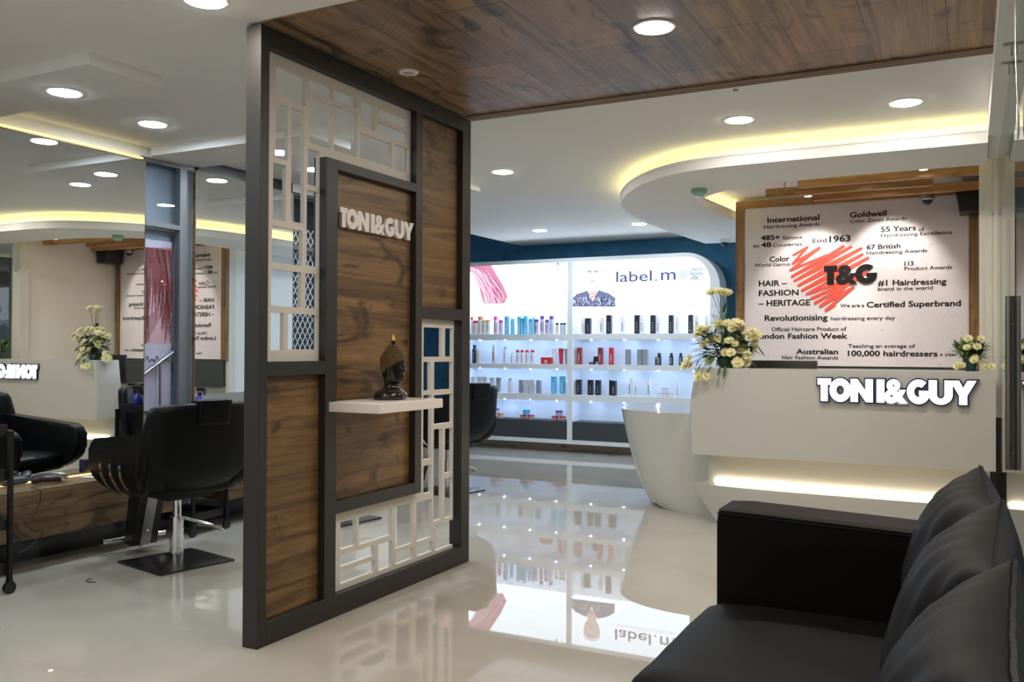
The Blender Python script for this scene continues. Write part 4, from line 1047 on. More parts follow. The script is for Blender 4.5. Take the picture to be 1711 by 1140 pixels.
ROWS = {
 ('left', 'top shelf', 'A', 1.511): [('capped_bottle', 20, 34, 982, WHT, RED, 'white red-capped bottle', None), ('capped_bottle', 35, 64, 1005, WHT, RED, 'short red-capped bottle', PNK), ('capped_bottle', 68, 97, 978, WHT, ORG, 'tall orange-capped bottle', TAN), ('capped_bottle', 99, 120, 1000, WHT, TAN, 'short tan-capped bottle', TAN),
   ('capped_bottle', 123, 146, 1000, WHT, TAN, 'short tan-capped bottle', TAN), ('capped_bottle', 172, 195, 978, LIL, MAG, 'tall magenta-capped bottle', PNK), ('capped_bottle', 205, 228, 1003, LIL, MAG, 'short magenta-capped bottle', PNK), ('capped_bottle', 243, 270, 978, LBL, BLU, 'tall blue bottle', WHT), ('capped_bottle', 283, 306, 993, LBL, LBL, 'short light blue bottle', WHT),
   ('capped_bottle', 327, 349, 978, LBL, BLU, 'tall blue bottle', WHT), ('capped_bottle', 350, 366, 990, LBL, BLU, 'slim blue bottle', WHT), ('capped_bottle', 368, 393, 975, LBL, BLU, 'tall blue bottle', WHT), ('capped_bottle', 401, 426, 993, LBL, BLU, 'short blue bottle', WHT), ('capped_bottle', 430, 440, 980, LBL, BLU, 'blue bottle half hidden', None), ('capped_bottle', 441, 463, 997, LIL, PUR, 'short purple-capped bottle', PUR),
   ('capped_bottle', 477, 501, 975, LIL, PUR, 'tall purple-capped bottle', PUR), ('capped_bottle', 509, 532, 1000, LIL, PUR, 'short purple-capped bottle', PUR), ('capped_bottle', 538, 564, 975, LIL, PUR, 'tall purple-capped bottle', LBL), ('capped_bottle', 579, 596, 1020, PCH, BLK, 'small black-capped bottle', ORG), ('capped_bottle', 608, 622, 1020, SIL, BLK, 'small black-capped bottle', LBL), ('capped_bottle', 626, 643, 1020, SIL, BLK, 'small black-capped bottle', LBL), ('capped_bottle', 656, 667, 1020, GRY, BLK, 'small black-capped bottle', None)],
 ('right', 'top shelf', 'A', 1.511): [('carton', 750, 772, 985, WHT, WHT, 'white carton', BLK), ('carton', 778, 808, 990, BLK, BLK, 'black carton', GRY), ('carton', 868, 890, 985, WHT, WHT, 'white carton', BLK), ('carton', 915, 944, 970, BLK, BLK, 'tall black carton', GRY), ('carton', 1008, 1031, 975, WHT, WHT, 'white carton', BLK), ('carton', 1100, 1130, 970, BLK, BLK, 'tall black carton', GRY), ('carton', 1133, 1156, 980, WHT, WHT, 'white carton', BLK),
   ('carton', 1205, 1235, 970, BLK, BLK, 'tall black carton', GRY), ('carton', 1240, 1261, 980, WHT, WHT, 'white carton', BLK), ('carton', 1324, 1352, 970, BLK, BLK, 'tall black carton', GRY), ('carton', 1365, 1388, 980, WHT, WHT, 'white carton', PNK), ('carton', 1453, 1481, 968, BLK, BLK, 'tall black carton', GRY), ('carton', 1495, 1517, 970, WHT, WHT, 'white carton', BLK), ('carton', 1560, 1583, 970, WHT, WHT, 'white carton', BLK)],
 ('left', 'second shelf', 'B', 1.123): [('bottle', 30, 57, 65, BLK, BLK, 'black spray bottle', GRY), ('carton', 60, 80, 105, WHT, WHT, 'small white carton', PNK), ('aerosol_can', 160, 187, 65, SIL, SIL, 'silver aerosol can', RED), ('aerosol_can', 235, 259, 75, WHT, SIL, 'pale aerosol can', PNK), ('bottle', 282, 301, 112, WHT, WHT, 'small white bottle', RED), ('capped_bottle', 318, 337, 98, WHT, RED, 'white bottle with red cap', RED),
   ('capped_bottle', 348, 367, 98, WHT, RED, 'white bottle with red cap', RED), ('capped_bottle', 380, 400, 98, WHT, RED, 'white bottle with red cap', RED), ('capped_bottle', 415, 436, 98, WHT, RED, 'white bottle with red cap', RED), ('carton', 485, 553, 147, RED, RED, 'low red carton lying down', WHT), ('tube', 556, 583, 90, WHT, SIL, 'white squeeze tube', None), ('tube', 597, 630, 88, RED, RED, 'red squeeze tube', None), ('tube', 636, 660, 90, GRY, GRY, 'grey squeeze tube', None)],
 ('right', 'second shelf', 'B', 1.123): [('carton', 722, 749, 83, DRED, RED, 'dark red carton', WHT), ('carton', 803, 838, 178, BLK, BLK, 'low black box at the foot of the stack', SIL), ('carton', 860, 886, 83, DRED, RED, 'dark red carton', WHT), ('carton', 932, 958, 83, RED, RED, 'dark red carton', WHT), ('carton', 1040, 1068, 95, GRY, GRY, 'grey carton', None), ('carton', 1117, 1145, 95, GRY, GRY, 'grey carton', None), ('carton', 1155, 1183, 95, GRY, GRY, 'grey carton', None),
   ('bottle', 1231, 1243, 145, BLK, BLK, 'small black bottle', None), ('bottle', 1245, 1272, 118, BLK, BLK, 'black bottle', SIL), ('bottle', 1325, 1351, 118, BLK, BLK, 'black bottle', SIL), ('bottle', 1388, 1413, 118, BLK, BLK, 'black bottle', SIL)],
 ('left', 'third shelf', 'B', 0.736): [('tube', 22, 48, 275, WHT, SIL, 'white squeeze tube', None), ('tube', 62, 93, 275, SIL, GRY, 'silver squeeze tube', None), ('tube', 96, 124, 275, SIL, GRY, 'silver squeeze tube', None), ('tube', 143, 175, 280, SIL, GRY, 'silver squeeze tube', None), ('tube', 186, 218, 280, GRY, GRY, 'grey squeeze tube', None), ('aerosol_can', 265, 290, 283, SIL, GRY, 'grey aerosol can', WHT), ('carton', 340, 362, 295, GRY, GRY, 'slim grey carton', None),
   ('carton', 376, 401, 295, SIL, GRY, 'slim grey carton', None), ('carton', 408, 433, 293, SIL, GRY, 'slim grey carton', None), ('carton', 455, 479, 297, GRY, GRY, 'slim grey carton', None), ('carton', 552, 580, 272, LBL, LBL, 'pale blue carton', WHT), ('carton', 608, 637, 270, LBL, LBL, 'pale blue carton', WHT)],
 ('right', 'third shelf', 'B', 0.736): [('carton', 718, 746, 293, BLK, BLK, 'black carton', GRY), ('carton', 793, 823, 295, BLK, BLK, 'black carton', GRY), ('carton', 842, 872, 296, BLK, BLK, 'black carton', GRY), ('carton', 931, 945, 297, BLK, BLK, 'slim black carton', None), ('carton', 947, 976, 300, BLK, BLK, 'black carton', TAN), ('bottle', 1055, 1078, 280, WHT, WHT, 'tall white bottle', BLK), ('bottle', 1097, 1121, 302, WHT, WHT, 'white bottle', GRY), ('bottle', 1180, 1205, 283, WHT, WHT, 'tall white bottle', BLK),
   ('jar', 1243, 1277, 380, WHT, SIL, 'white jar in the bottom row', None), ('jar', 1279, 1309, 378, WHT, SIL, 'white jar in the bottom row', None), ('jar', 1311, 1348, 381, WHT, SIL, 'white jar in the bottom row', None), ('bottle', 1372, 1393, 302, WHT, WHT, 'white bottle', GRY)],
 ('left', 'bottom shelf', 'B', 0.393): [('jar', 150, 181, 514, PCH, ORG, 'peach jar with orange lid', None), ('jar', 189, 230, 515, PCH, ORG, 'peach jar with orange lid', None), ('jar', 340, 381, 525, PNK, RED, 'pink jar with red lid', None), ('jar', 388, 431, 525, PNK, RED, 'pink jar with red lid', None), ('jar', 549, 590, 533, PNK, RED, 'pink jar with red lid', None), ('jar', 598, 640, 535, PNK, RED, 'pink jar with red lid', None)]}
for (bay, shelf, zoom, zb), items in ROWS.items():
    counts = {}
    for it in items: counts[it[6]] = counts.get(it[6], 0) + 1
    seen = {}; prev = None
    for kind, x0, x1, top, body, cap, desc, strip in items:
        yy = YF + 0.07
        A = zpx(zoom, x0, top, yy); B = zpx(zoom, x1, top, yy)
        x = (A.x + B.x) / 2; wd = (B.x - A.x); h = max(0.03, A.z - zb)
        seen[desc] = seen.get(desc, 0) + 1
        if counts[desc] > 1: lab = '%s, %s such from the left, %s, %s bay' % (desc, ORD[seen[desc] - 1], shelf, bay)
        else: lab = '%s on the %s, %s bay' % (desc, shelf, bay)
        if kind != 'carton' and kind != 'tube': yy += max(0, wd / 2 - 0.03)
        product(kind, x, wd, h, zb, yy + 0.03, body, cap, lab, 'products on the %s of the %s bay' % (shelf, bay), strip)
def stacked(zoom, x0, x1, top, zb, kind, body, cap, lab, grp):
    yy = YF + 0.07; A = zpx(zoom, x0, top, yy); B = zpx(zoom, x1, top, yy)
    product(kind, (A.x + B.x) / 2, B.x - A.x, A.z - zb, zb, yy + 0.03, body, cap, lab, grp)
g4 = 'products on the bottom shelf of the left bay'
jz = [o.location.z + o.dimensions.z for o in []]
def top_of(x0, top): return zpx('B', x0, top, YF + 0.07).z
stacked('B', 165, 205, 484, top_of(170, 515), 'jar', LIL, PUR, 'lilac jar topping the pyramid nearest the chair', g4)
stacked('B', 364, 408, 490, top_of(380, 525), 'jar', LBL, BLU, 'blue jar topping the middle pyramid of jars', g4)
stacked('B', 578, 621, 497, top_of(590, 534), 'jar', LIL, PUR, 'lilac jar topping the pyramid beside the middle post', g4)
g2 = 'products on the second shelf of the right bay'
stacked('B', 829, 859, 160, top_of(830, 178), 'carton', BLK, BLK, 'low black box in the middle of the small stack', g2)
stacked('B', 832, 859, 140, top_of(830, 160), 'carton', BLK, BLK, 'low black box on top of the small stack', g2)
stacked('B', 1275, 1313, 346, top_of(1280, 379), 'jar', WHT, SIL, 'white jar on top of the small stack of jars', 'products on the third shelf of the right bay')

# ================================================================== STYLING PLACES
M_WOODL = wood('walnut_ledge', 1, tones=((0.050, 0.030, 0.014), (0.15, 0.092, 0.045), (0.25, 0.16, 0.08)), seed=6)
for i, (y0, y1, lab) in enumerate(((1.2, 4.40, 'walnut styling ledge under the large left mirror'), (4.90, 6.0, 'walnut styling ledge under the second mirror behind the chair'))):
    t = thing('styling_ledge', lab, 'ledge', (-5.0, y0, 0.19), 0, 'walnut ledges under the mirrors')
    wpart('box', box(BM(), -5.14, -4.85, y0, y1, 0.19, 0.478, 0.002, 1), M_WOODL, t)
    b = BM(); box(b, -5.125, -5.115, y0 + 0.02, y1 - 0.02, 0.478, 0.484); wpart('led_strip', b, emit('ledge_led', (1.0, 0.62, 0.18), 2.5), t)
for i, (y0, y1, z1, lab, lit) in enumerate(((1.2, 4.40, 2.615, 'large frameless mirror with a yellow glow along its top', True), (4.865, 5.945, 2.635, 'second styling mirror, partly hidden by the dark divider', False))):
    t = thing('styling_mirror', lab, 'mirror', (-5.15, y0, 0.50), 0, 'tall styling mirrors on the left wall')
    wpart('glass', box(BM(), -5.156, -5.150, y0, y1, 0.492, z1), M_MIRROR, t)
    b = BM(); box(b, -5.196, -5.156, y0 + 0.01, y1 - 0.012, 0.492, z1 - 0.012); wpart('backing', b, M_WOODL, t)
    b = BM(); box(b, -5.156, -5.148, y1, y1 + 0.005, 0.492, z1); box(b, -5.156, -5.148, y0, y1 + 0.005, z1, z1 + 0.006); wpart('edge', b, M_WOODP, t)
    if lit:
        b = BM(); tube(b, [(-5.175, y0 + 0.05, z1 + 0.025), (-5.175, y1 + 0.0, z1 + 0.025)], 0.006, 6); wpart('led_strip', b, emit('mirror_led', (1.0, 0.76, 0.2), 1.6), t)
# portrait print standing outside the first glass strip, and the grille behind the second
por = thing('portrait_poster', 'portrait poster of red hair and a bare shoulder behind the glass strip', 'poster', (-5.30, 4.6, 1.0))
SK = [mat('print_mauve', (0.42, 0.19, 0.22), 0.5), mat('print_red_hair', (0.22, 0.045, 0.05), 0.5), mat('print_dark_hair', (0.09, 0.018, 0.022), 0.5), mat('print_pink_skin', (0.60, 0.33, 0.36), 0.5), mat('print_pale', (0.55, 0.48, 0.60), 0.5)]
XQ = -5.270
b = BM(); box(b, XQ - 0.01, XQ, 4.42, 4.75, 0.85, 2.09); wpart('print', b, SK[4], por)
def quad(bb, pts, mi, x): bb.faces.new([bb.verts.new((x, y, z)) for y, z in pts]).material_index = mi
b = BM()
quad(b, [(4.42, 1.34), (4.75, 1.34), (4.75, 2.05), (4.42, 2.02)], 0, XQ + 0.001)
quad(b, [(4.42, 1.50), (4.50, 1.62), (4.58, 1.78), (4.75, 1.70), (4.75, 1.34), (4.42, 1.34)], 3, XQ + 0.0015)
quad(b, [(4.42, 1.34), (4.52, 1.34), (4.70, 1.60), (4.68, 1.63), (4.42, 1.45)], 0, XQ + 0.0018)
wpart('skin', b, SK, por)
b = BM(); rr = random.Random(11)
for i in range(60):
    u0 = rr.uniform(0, 1); sway = rr.uniform(.03, .11); y = 4.42 + 0.33 * u0; ln = 0.30 + 0.38 * abs(math.sin(u0 * 5 + 0.8)) * rr.uniform(.7, 1.1)
    P = spline([(XQ + .002 + .00008 * i, y, 2.03), (XQ + .002 + .00008 * i, y + sway * .5, 2.03 - ln * .4), (XQ + .002 + .00008 * i, y + sway * rr.uniform(-.2, 1), 2.03 - ln)], 5)
    for k, (A, B) in enumerate(zip(P, P[1:])):
        wd = 0.012 * (1 - k / len(P)) + .001
        q = [(A.y - wd, A.z), (A.y + wd, A.z), (B.y + wd * .8, B.z), (B.y - wd * .8, B.z)]
        if max(v[0] for v in q) < 4.751 and min(v[0] for v in q) > 4.419: quad(b, q, 1 if i % 3 else 2, A.x)
wpart('hair', b, SK, por)
b = BM(); tube(b, spline([(XQ + .01, 4.66, 1.80), (XQ + .01, 4.645, 1.785), (XQ + .01, 4.655, 1.765), (XQ + .01, 4.675, 1.775)], 4), 0.003, 6); wpart('earring', b, M_CHROME, por)
b = BM(); pts = [(4.42 + .022 * k, 1.215 + (0.012 if k % 2 else -0.006) + (.02 if k in (5, 9) else 0)) for k in range(15)]
tube(b, spline([(XQ + .003, y, z) for y, z in pts], 4), 0.0022, 5); wpart('signature', b, M_INK, por)
b = BM(); rail = thing('handrail', 'steel stair handrail seen in the glass strip', 'handrail', (-5.24, 4.42, 0.2))
tube(b, [(-5.239, 4.43, 1.09), (-5.239, 4.74, 1.275)], 0.013, 10); wpart('rail', b, M_STEEL, rail, 40)
b = BM(); cyl(b, (-5.239, 4.47, 0.20), 0.008, 0.91, 8); cyl(b, (-5.239, 4.62, 0.20), 0.008, 1.0, 8); wpart('post', b, M_STEEL, rail)
gr = thing('security_grille', 'white diamond mesh grille behind the glass, seen through the lattice', 'grille', (-5.26, 6.0, 0.16))
b = BM(); p_, q_ = 0.066, 0.10
gy0, gy1, gz0, gz1 = 5.98, 6.78, 0.16, 2.36
def clipseg(y0, z0, y1, z1):
    # keep the bar inside the frame
    t0, t1 = 0.0, 1.0
    for a, d, lo, hi in ((y0, y1 - y0, gy0, gy1), (z0, z1 - z0, gz0, gz1)):
        if abs(d) < 1e-9: continue
        ta, tb = sorted(((lo - a) / d, (hi - a) / d)); t0, t1 = max(t0, ta), min(t1, tb)
    if t1 - t0 < 1e-3: return None
    return [(y0 + (y1 - y0) * t, z0 + (z1 - z0) * t) for t in (t0, t1)]
k = 0
H_ = gz1 - gz0
n = int((gy1 - gy0 + H_ * p_ / q_) / p_) + 2
for i in range(n):
    for s in (1, -1):
        y = gy0 + i * p_ - (H_ * p_ / q_ if s > 0 else 0)
        sg_ = clipseg(y, gz0, y + s * H_ * p_ / q_, gz1) if s > 0 else clipseg(y, gz0, y - H_ * p_ / q_, gz1)
        if sg_: tube(b, [(-5.236 - .004 * (s > 0), *sg_[0]), (-5.236 - .004 * (s > 0), *sg_[1])], 0.0042, 5)
wpart('mesh', b, mat('white_mesh_paint', (0.80, 0.78, 0.80), 0.5), gr)
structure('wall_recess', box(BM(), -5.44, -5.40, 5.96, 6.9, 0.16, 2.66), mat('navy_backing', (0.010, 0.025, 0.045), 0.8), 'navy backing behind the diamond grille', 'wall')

# ------------------------------------------------------------------ salon chairs  (local: +x is the sitter's front)
def make_chair(label):
    t = thing('salon_chair', label, 'salon chair', (0, 0, 0), 0, 'black hydraulic salon chairs')
    b = BM(); box(b, -.245, .245, -.245, .245, 0, .014, .005); part('base_plate', b, M_DSTEEL, t, 40)
    b = BM(); cyl(b, (0, 0, .014), .040, .265, 28); cyl(b, (0, 0, .279), .026, .10, 24); cyl(b, (0, 0, .379), .026, .02, 24); lathe(b, [(.06, .395), (.11, .415), (.11, .425)], n=20)
    part('column', b, M_CHROME, t, 40)
    def seatfn(v):
        if v.z > .53: v.z += .02 * (1 - min(1, (v.y / .25) ** 2)) * (1 - min(1, (v.x / .27) ** 2))
        return v
    b = BM(); rbox(b, .04, 0, .495, .54, .54, .13, .045, seatfn, 7); part('seat', b, M_LEATHER2, t, 60)
    def backfn(v):
        k = (v.z - .37) / .62
        v.z = .44 + (v.z - .37) * .55 / .62
        y = v.y / .372
        w_ = 1.0 - .26 * max(0, 1 - k / .35) ** 2 - .10 * max(0, k - .55) / .45
        v.y *= w_
        v.x += -.02 - .115 * k + .075 * abs(y) ** 2.6 + .10 * max(0, 1 - k / .30) ** 2
        v.z -= .012 * y * y * k
        return v
    b = BM(); rbox(b, -.225, 0, .68, .10, .745, .62, .048, backfn, 11); part('backrest', b, M_LEATHER2, t, 60)
    for s in (-1, 1):
        prof_ = rrect(-.28, .41, .45, .80, [.13, .16, .07, .05], 6)
        bb = BM(); y0, y1 = (s * .245, s * .348); prism(bb, prof_, 1, min(y0, y1), max(y0, y1))
        bmesh.ops.bevel(bb, geom=[e for e in bb.edges if abs(e.verts[0].co.y - e.verts[1].co.y) < 1e-6], offset=.022, segments=3, profile=.6, affect='EDGES')
        for v in bb.verts:
            if v.co.z < .57: v.co.y -= s * .05 * ((.57 - v.co.z) / .12) ** 1.5
            v.co.z -= .09 * (v.co.x + .05) * max(0, v.co.z - .5) / .25
        o = part('armrest', bb, M_LEATHER2, t, 50)
        for k in range(3):
            x = .25 - .115 * k
            bb = BM(); pts = spline([(x, s * .351, .66 - .014 * k), (x, s * .351, .60), (x - .012, s * .346, .54), (x - .04, s * .315, .47), (x - .07, s * .26, .425)], 5)
            for A, B in zip(pts, pts[1:]):
                h = .014
                vs = [bb.verts.new((A.x - h, A.y, A.z)), bb.verts.new((A.x + h, A.y, A.z)), bb.verts.new((B.x + h, B.y, B.z)), bb.verts.new((B.x - h, B.y, B.z))]
                vs2 = [bb.verts.new(v.co + Vector((0, s * .004, -.002))) for v in vs]
                bb.faces.new(vs2); 
                for q in range(4): bb.faces.new((vs[q], vs[(q + 1) % 4], vs2[(q + 1) % 4], vs2[q]))
            link_mesh('trim_band', bb, M_CHROME, o)
    def headfn(v):
        v.x += -.115 * (v.z - .37) / .62 - .015
        return v
    b = BM(); rbox(b, -.285, 0, .928, .026, .205, .145, .011, headfn, 6); rbox(b, -.235, 0, .992, .125, .205, .028, .012, headfn, 6); rbox(b, -.165, 0, .87, .045, .205, .22, .02, headfn, 6)
    part('headrest', b, M_LEATHER2, t, 60)
    # footrest
    b = BM()
    A = [(.20, .40), (.34, .37), (.47, .105), (.40, .085)]
    prism(b, [(.27, .43), (.41, .43), (.475, .07), (.385, .055)], 1, -.085, .085); ft = part('footrest', b, M_BLACKP, t)
    b = BM()
    prism(b, [(.262, .43), (.272, .43), (.387, .056), (.377, .053)], 1, -.034, .034)
    o = link_mesh('strip', b, M_STEEL, ft); o['label'] = 'steel strip on the footrest'
    b = BM()
    for z, x in ((.39, .268), (.15, .342)): cyl(b, (x, 0, z), .008, .02, 10, axis=0)
    link_mesh('bolt', b, M_CHROME, ft)
    b = BM(); cyl(b, (.505, -.21, .085), .016, .42, 16, axis=1); box(b, .43, .505, -.02, .02, .075, .09); cyl(b, (.43, 0, .03), .012, .05, 10); part('foot_bar', b, M_CHROME, t, 40)
    b = BM(); tube(b, spline([(.0, -.04, .27), (-.0, -.12, .24), (-.02, -.22, .20), (-.05, -.25, .175), (-.14, -.24, .17), (-.165, -.21, .19), (-.15, -.15, .22), (-.06, -.06, .255), (0, -.03, .27)], 4), .0065, 8); part('pump_lever', b, M_CHROME, t, 50)
    b = BM(); box(b, -.16, .18, -.15, .15, .405, .432, .004); part('seat_bracket', b, M_BLACKM, t)
    return t
ch = make_chair('black salon chair in full view facing the large mirror')
ch.location = (-4.30, 3.93, 0); ch.rotation_euler = (0, 0, R(168))
for (x, y, rz, lab) in ((-4.30, 5.47, 172, 'black salon chair hidden behind the divider, its base seen through the lattice'), (-4.27, 7.06, 168, 'black salon chair showing past the far edge of the divider')):
    o = copy_thing(ch); o.location = (x, y, 0); o.rotation_euler = (0, 0, R(rz)); o['label'] = lab

# ------------------------------------------------------------------ trolleys and tools
def make_trolley(label):
    t = thing('salon_trolley', label, 'trolley', (0, 0, 0), 0, 'black salon trolleys')
    W, D = .30, .34
    for sx in (-1, 1):
        for sy in (-1, 1):
            b = BM(); box(b, sx * W / 2 - .011, sx * W / 2 + .011, sy * D / 2 - .011, sy * D / 2 + .011, .07, .86); part('post', b, M_BLACKM, t)
            b = BM(); cyl(b, (sx * W / 2 - .012, sy * D / 2, .032), .032, .024, 16, axis=0); box(b, sx * W / 2 - .014, sx * W / 2 + .014, sy * D / 2 - .014, sy * D / 2 + .014, .05, .07); part('caster', b, M_BLACKP, t, 40)
    for z in (.10, .34, .60, .84):
        b = BM(); box(b, -W / 2 + .011, W / 2 - .011, -D / 2 + .011, D / 2 - .011, z, z + .012)
        for q in ((-W / 2 + .011, -W / 2 + .017, -D / 2 + .011, D / 2 - .011), (W / 2 - .017, W / 2 - .011, -D / 2 + .011, D / 2 - .011), (-W / 2 + .017, W / 2 - .017, -D / 2 + .011, -D / 2 + .017), (-W / 2 + .017, W / 2 - .017, D / 2 - .017, D / 2 - .011)): box(b, *q, z + .012, z + .055)
        part('tray', b, M_BLACKP, t)
    return t
tr = make_trolley('black salon trolley at the left edge in front of the ledge')
tr.location = (-4.672, 2.84, 0); tr.rotation_euler = (0, 0, R(2))
tr2 = copy_thing(tr); tr2.location = (-4.93, 4.655, 0); tr2.rotation_euler = (0, 0, R(4)); tr2['label'] = 'black salon trolley between the ledges, behind the chair'
TZ = 0.852
t = thing('spray_bottle', 'blue trigger spray bottle standing behind the chair headrest', 'spray bottle', (-4.84, 4.62, TZ))
b = BM(); lathe(b, [(.036, 0), (.038, .01), (.038, .075), (.030, .10), (.014, .115), (.014, .125)], n=20); part('body', b, mat('cobalt_plastic', (0.02, 0.02, 0.30), 0.2), t, 50)
b = BM(); cyl(b, (0, 0, .122), .015, .02, 14); rbox(b, .012, 0, .165, .075, .024, .032, .008, None, 3); rbox(b, .045, 0, .14, .012, .012, .04, .004, None, 3); part('trigger', b, M_BLACKP, t, 50)
LZ = 0.479
def clipper(loc, rz, lab, col):
    t = thing('hair_clipper', lab, 'hair clipper', loc, R(rz), 'clippers on the ledge')
    def fn(v):
        k = (v.x + .085) / .17
        v.y *= .75 + .35 * math.sin(PI * (.15 + .75 * k)); v.z += .010 * math.sin(PI * k) - .006 * (1 - k)
        return v
    b = BM(); rbox(b, 0, 0, .026, .17, .050, .040, .018, fn, 6); part('body', b, col, t, 60)
    b = BM(); rbox(b, .092, 0, .026, .03, .044, .022, .004, None, 3)
    for k in range(9): box(b, .105, .118, -.02 + k * .0047, -.0175 + k * .0047, .022, .030)
    part('blade', b, M_CHROME, t, 30)
    return t
clipper((-4.975, 3.545, LZ), 55, 'dark maroon hair clipper lying nearest on the walnut ledge', mat('maroon_plastic', (0.035, 0.012, 0.014), 0.25))
clipper((-5.055, 3.60, LZ), 38, 'second dark clipper lying behind the maroon one', M_BLACKP)
t = thing('hair_trimmer', 'grey hair trimmer lying beside the trolley on the ledge', 'hair trimmer', (-5.07, 3.40, LZ), R(95))
b = BM(); rbox(b, 0, 0, .028, .16, .052, .046, .012, None, 5); part('body', b, mat('slate_plastic', (0.06, 0.075, 0.09), 0.35), t, 60)
b = BM(); box(b, .08, .10, -.02, .02, .02, .036); part('head', b, M_STEEL, t)
t = tag(link_mesh('card', box(BM(), -.05, .05, -.035, .035, 0, .004), mat('white_card', (0.75, 0.74, 0.70), 0.6)), 'small white card lying on the walnut ledge near the chair', 'card'); t.location = (-4.99, 3.86, LZ); t.rotation_euler = (0, 0, R(20))
t = tag(link_mesh('product_box', box(BM(), -.03, .03, -.025, .025, 0, .085, .002, 1), mat('navy_carton', (0.01, 0.02, 0.09), 0.4)), 'navy blue product box against the mirror on the ledge', 'box'); t.location = (-5.075, 4.00, LZ)
b = BM(); tube(b, spline([(-4.93, 3.485, LZ + .02), (-4.90, 3.42, LZ + .006), (-4.87, 3.37, LZ + .006), (-4.838, 3.40, LZ - .004), (-4.832, 3.405, .42), (-4.830, 3.36, .33), (-4.830, 3.30, .30), (-4.83, 3.37, .24), (-4.83, 3.42, .215), (-4.83, 3.33, .15), (-4.828, 3.27, .13)], 6), .0028, 6)
tag(link_mesh('power_cord', b, M_BLACKP, None, 60), 'thin black clipper cord hanging down the front of the ledge', 'cord')
for i, (x, y, rr_, a0, a1, lab) in enumerate(((-4.36, 3.40, .045, 150, 330, 'curved dark hair clipping on the floor in front of the chair'), (-4.03, 2.66, .05, 200, 300, 'dark hair clipping on the floor at the left edge'))):
    b = BM(); tube(b, [(x + rr_ * math.cos(R(a0 + (a1 - a0) * k / 14)), y + rr_ * .8 * math.sin(R(a0 + (a1 - a0) * k / 14)), .003) for k in range(15)], .0022, 5)
    tag(link_mesh('hair_clipping', b, M_INK), lab, 'hair clipping', 'hair clippings on the floor')

# ================================================================== SOFA
sofa = thing('sofa', 'black leather sofa with loose back cushions by the glass shopfront', 'sofa', (-0.4, 2.4, 0))
def armfn(v):
    v.z += -.035 * max(0, (v.x + .92) / .95) * (v.z / .68)
    return v
b = BM(); rbox(b, -.385, 3.615, .38, 1.0, .28, .62, .028, armfn, 9); wpart('armrest', b, M_LEATHER, sofa, 50)
b = BM(); tube(b, [(-.877, 3.474, .668), (-.5, 3.473, .655), (.09, 3.473, .637)], .0026, 6); o = wpart('seam', b, M_SEAM, sofa)
b = BM(); rbox(b, -.385, 1.1, .38, 1.0, .28, .62, .028, armfn, 6); wpart('armrest', b, M_LEATHER, sofa, 50)
b = BM(); box(b, -.86, .10, 1.24, 3.475, .07, .20, .012); wpart('base', b, M_LEATHER, sofa)
b = BM(); rbox(b, .11, 2.36, .42, .075, 2.24, .56, .03, None, 8); wpart('back', b, M_LEATHER, sofa, 50)
for x in (-.82, .05):
    for y in (1.05, 3.70):
        b = BM(); cyl(b, (x, y, 0), .022, .07, 12); wpart('leg', b, M_CHROME, sofa, 40)
def seatf(y0, y1):
    def fn(v):
        a = (v.y - y0) / (y1 - y0); c_ = (v.x + .90) / .87
        if v.z > .30: v.z += .022 * math.sin(PI * min(1, max(0, a))) * math.sin(PI * min(1, max(0, c_))) + .010 * noise.noise(Vector((v.x * 4, v.y * 5, 1)))
        return v
    return fn
for y0, y1 in ((2.47, 3.472), (1.25, 2.465)):
    b = BM(); rbox(b, -.47, (y0 + y1) / 2, .27, .87, y1 - y0, .15, .06, seatf(y0, y1), 12); wpart('seat_cushion', b, M_LEATHER, sofa, 70)
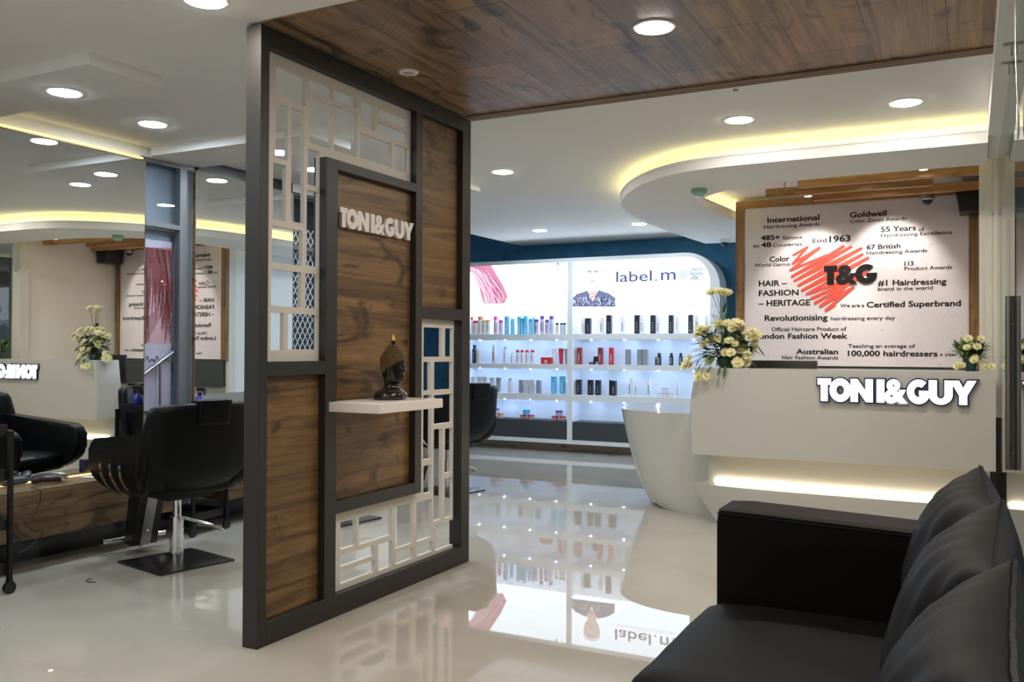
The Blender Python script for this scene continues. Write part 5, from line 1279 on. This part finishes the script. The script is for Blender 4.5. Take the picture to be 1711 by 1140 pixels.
def pillow(w_, h_, th, M, seed, wr=1.0):
    bb = BM(); n = 44; F = {}; B = {}
    for i in range(n + 1):
        for j in range(n + 1):
            u_ = -1 + 2 * i / n; v_ = -1 + 2 * j / n
            p = max(0, (1 - abs(u_) ** 2.4)) ** .55 * max(0, (1 - abs(v_) ** 2.4)) ** .55
            px_ = u_ * w_ / 2 * (1 - .07 * (1 - u_ * u_) * abs(v_) ** 3 * 0 - .05 * (1 - abs(v_)) * 0); pz_ = v_ * h_ / 2
            px_ *= 1 - .06 * (1 - v_ * v_) * abs(u_) ** 4; pz_ *= 1 - .07 * (1 - u_ * u_) * abs(v_) ** 4
            edge = 1 - max(abs(u_), abs(v_))
            wrk = wr * .007 * math.sin(20 * u_ + 3 * v_ + 3.0 * noise.noise(Vector((u_ * 1.2, v_ * 1.6, seed)))) * max(0, (v_ + .15)) ** 1.2 * min(1, 3 * edge + .1) + wr * .006 * noise.noise(Vector((u_ * 3, v_ * 3, seed + 4)))  * p
            F[i, j] = bb.verts.new(M @ Vector((px_, -th * .62 * p - wrk - .006, pz_)))
            B[i, j] = bb.verts.new(M @ Vector((px_, th * .38 * p + .006, pz_)))
    for i in range(n):
        for j in range(n):
            bb.faces.new((F[i, j], F[i + 1, j], F[i + 1, j + 1], F[i, j + 1])); bb.faces.new((B[i, j], B[i, j + 1], B[i + 1, j + 1], B[i + 1, j]))
    for k in range(n):
        for (a, c_) in (((k, 0), (k + 1, 0)), ((k + 1, n), (k, n)), ((0, k + 1), (0, k)), ((n, k), (n, k + 1))):
            bb.faces.new((F[a], B[a], B[c_], F[c_]))
    return bb
# local pillow frame: x along the sofa, y thickness (front is -y), z up; turned so the front faces -X
def pmat(cx, cy, cz, lean, twist=0.0, roll=0.0):
    return Matrix.Translation((cx, cy, cz)) @ Matrix.Rotation(R(-90 + twist), 4, 'Z') @ Matrix.Rotation(R(-lean), 4, 'X') @ Matrix.Rotation(R(roll), 4, 'Y')
for k, (cy, cz, cx, lean, tw, ro_) in enumerate(((3.09, .625, -.02, 15, 3, 2), (2.33, .625, -.01, 15, -2, 2), (1.60, .625, -.01, 15, -2, 1))):
    M = pmat(cx, cy, cz, lean, tw, ro_)
    o = wpart('back_cushion', pillow(.79, .56, .25, M, k), M_LEATHER, sofa, 180)
    bb = BM()
    PF = {(i, j): o.data.vertices[k].co.copy() for k, (i, j) in zip(range(0, 2 * 45 * 45, 2), itertools.product(range(45), range(45)))}
    tube(bb, [PF[i, 44] for i in range(0, 45)], .0026, 5)
    q = link_mesh('piping', bb, M_SEAM, o); q.matrix_parent_inverse = Matrix.Identity(4)
    if k == 2:
        bb = BM()
        for i in range(2, 43):
            for t_ in (0.25, 0.75):
                p = PF[i, 44].lerp(PF[i + 1, 44], t_); box(bb, p.x + 0.004, p.x + 0.012, p.y - 0.0028, p.y + 0.0028, p.z - 0.001, p.z + 0.005)
        q = link_mesh('zipper', bb, M_DSTEEL, o); q.matrix_parent_inverse = Matrix.Identity(4)
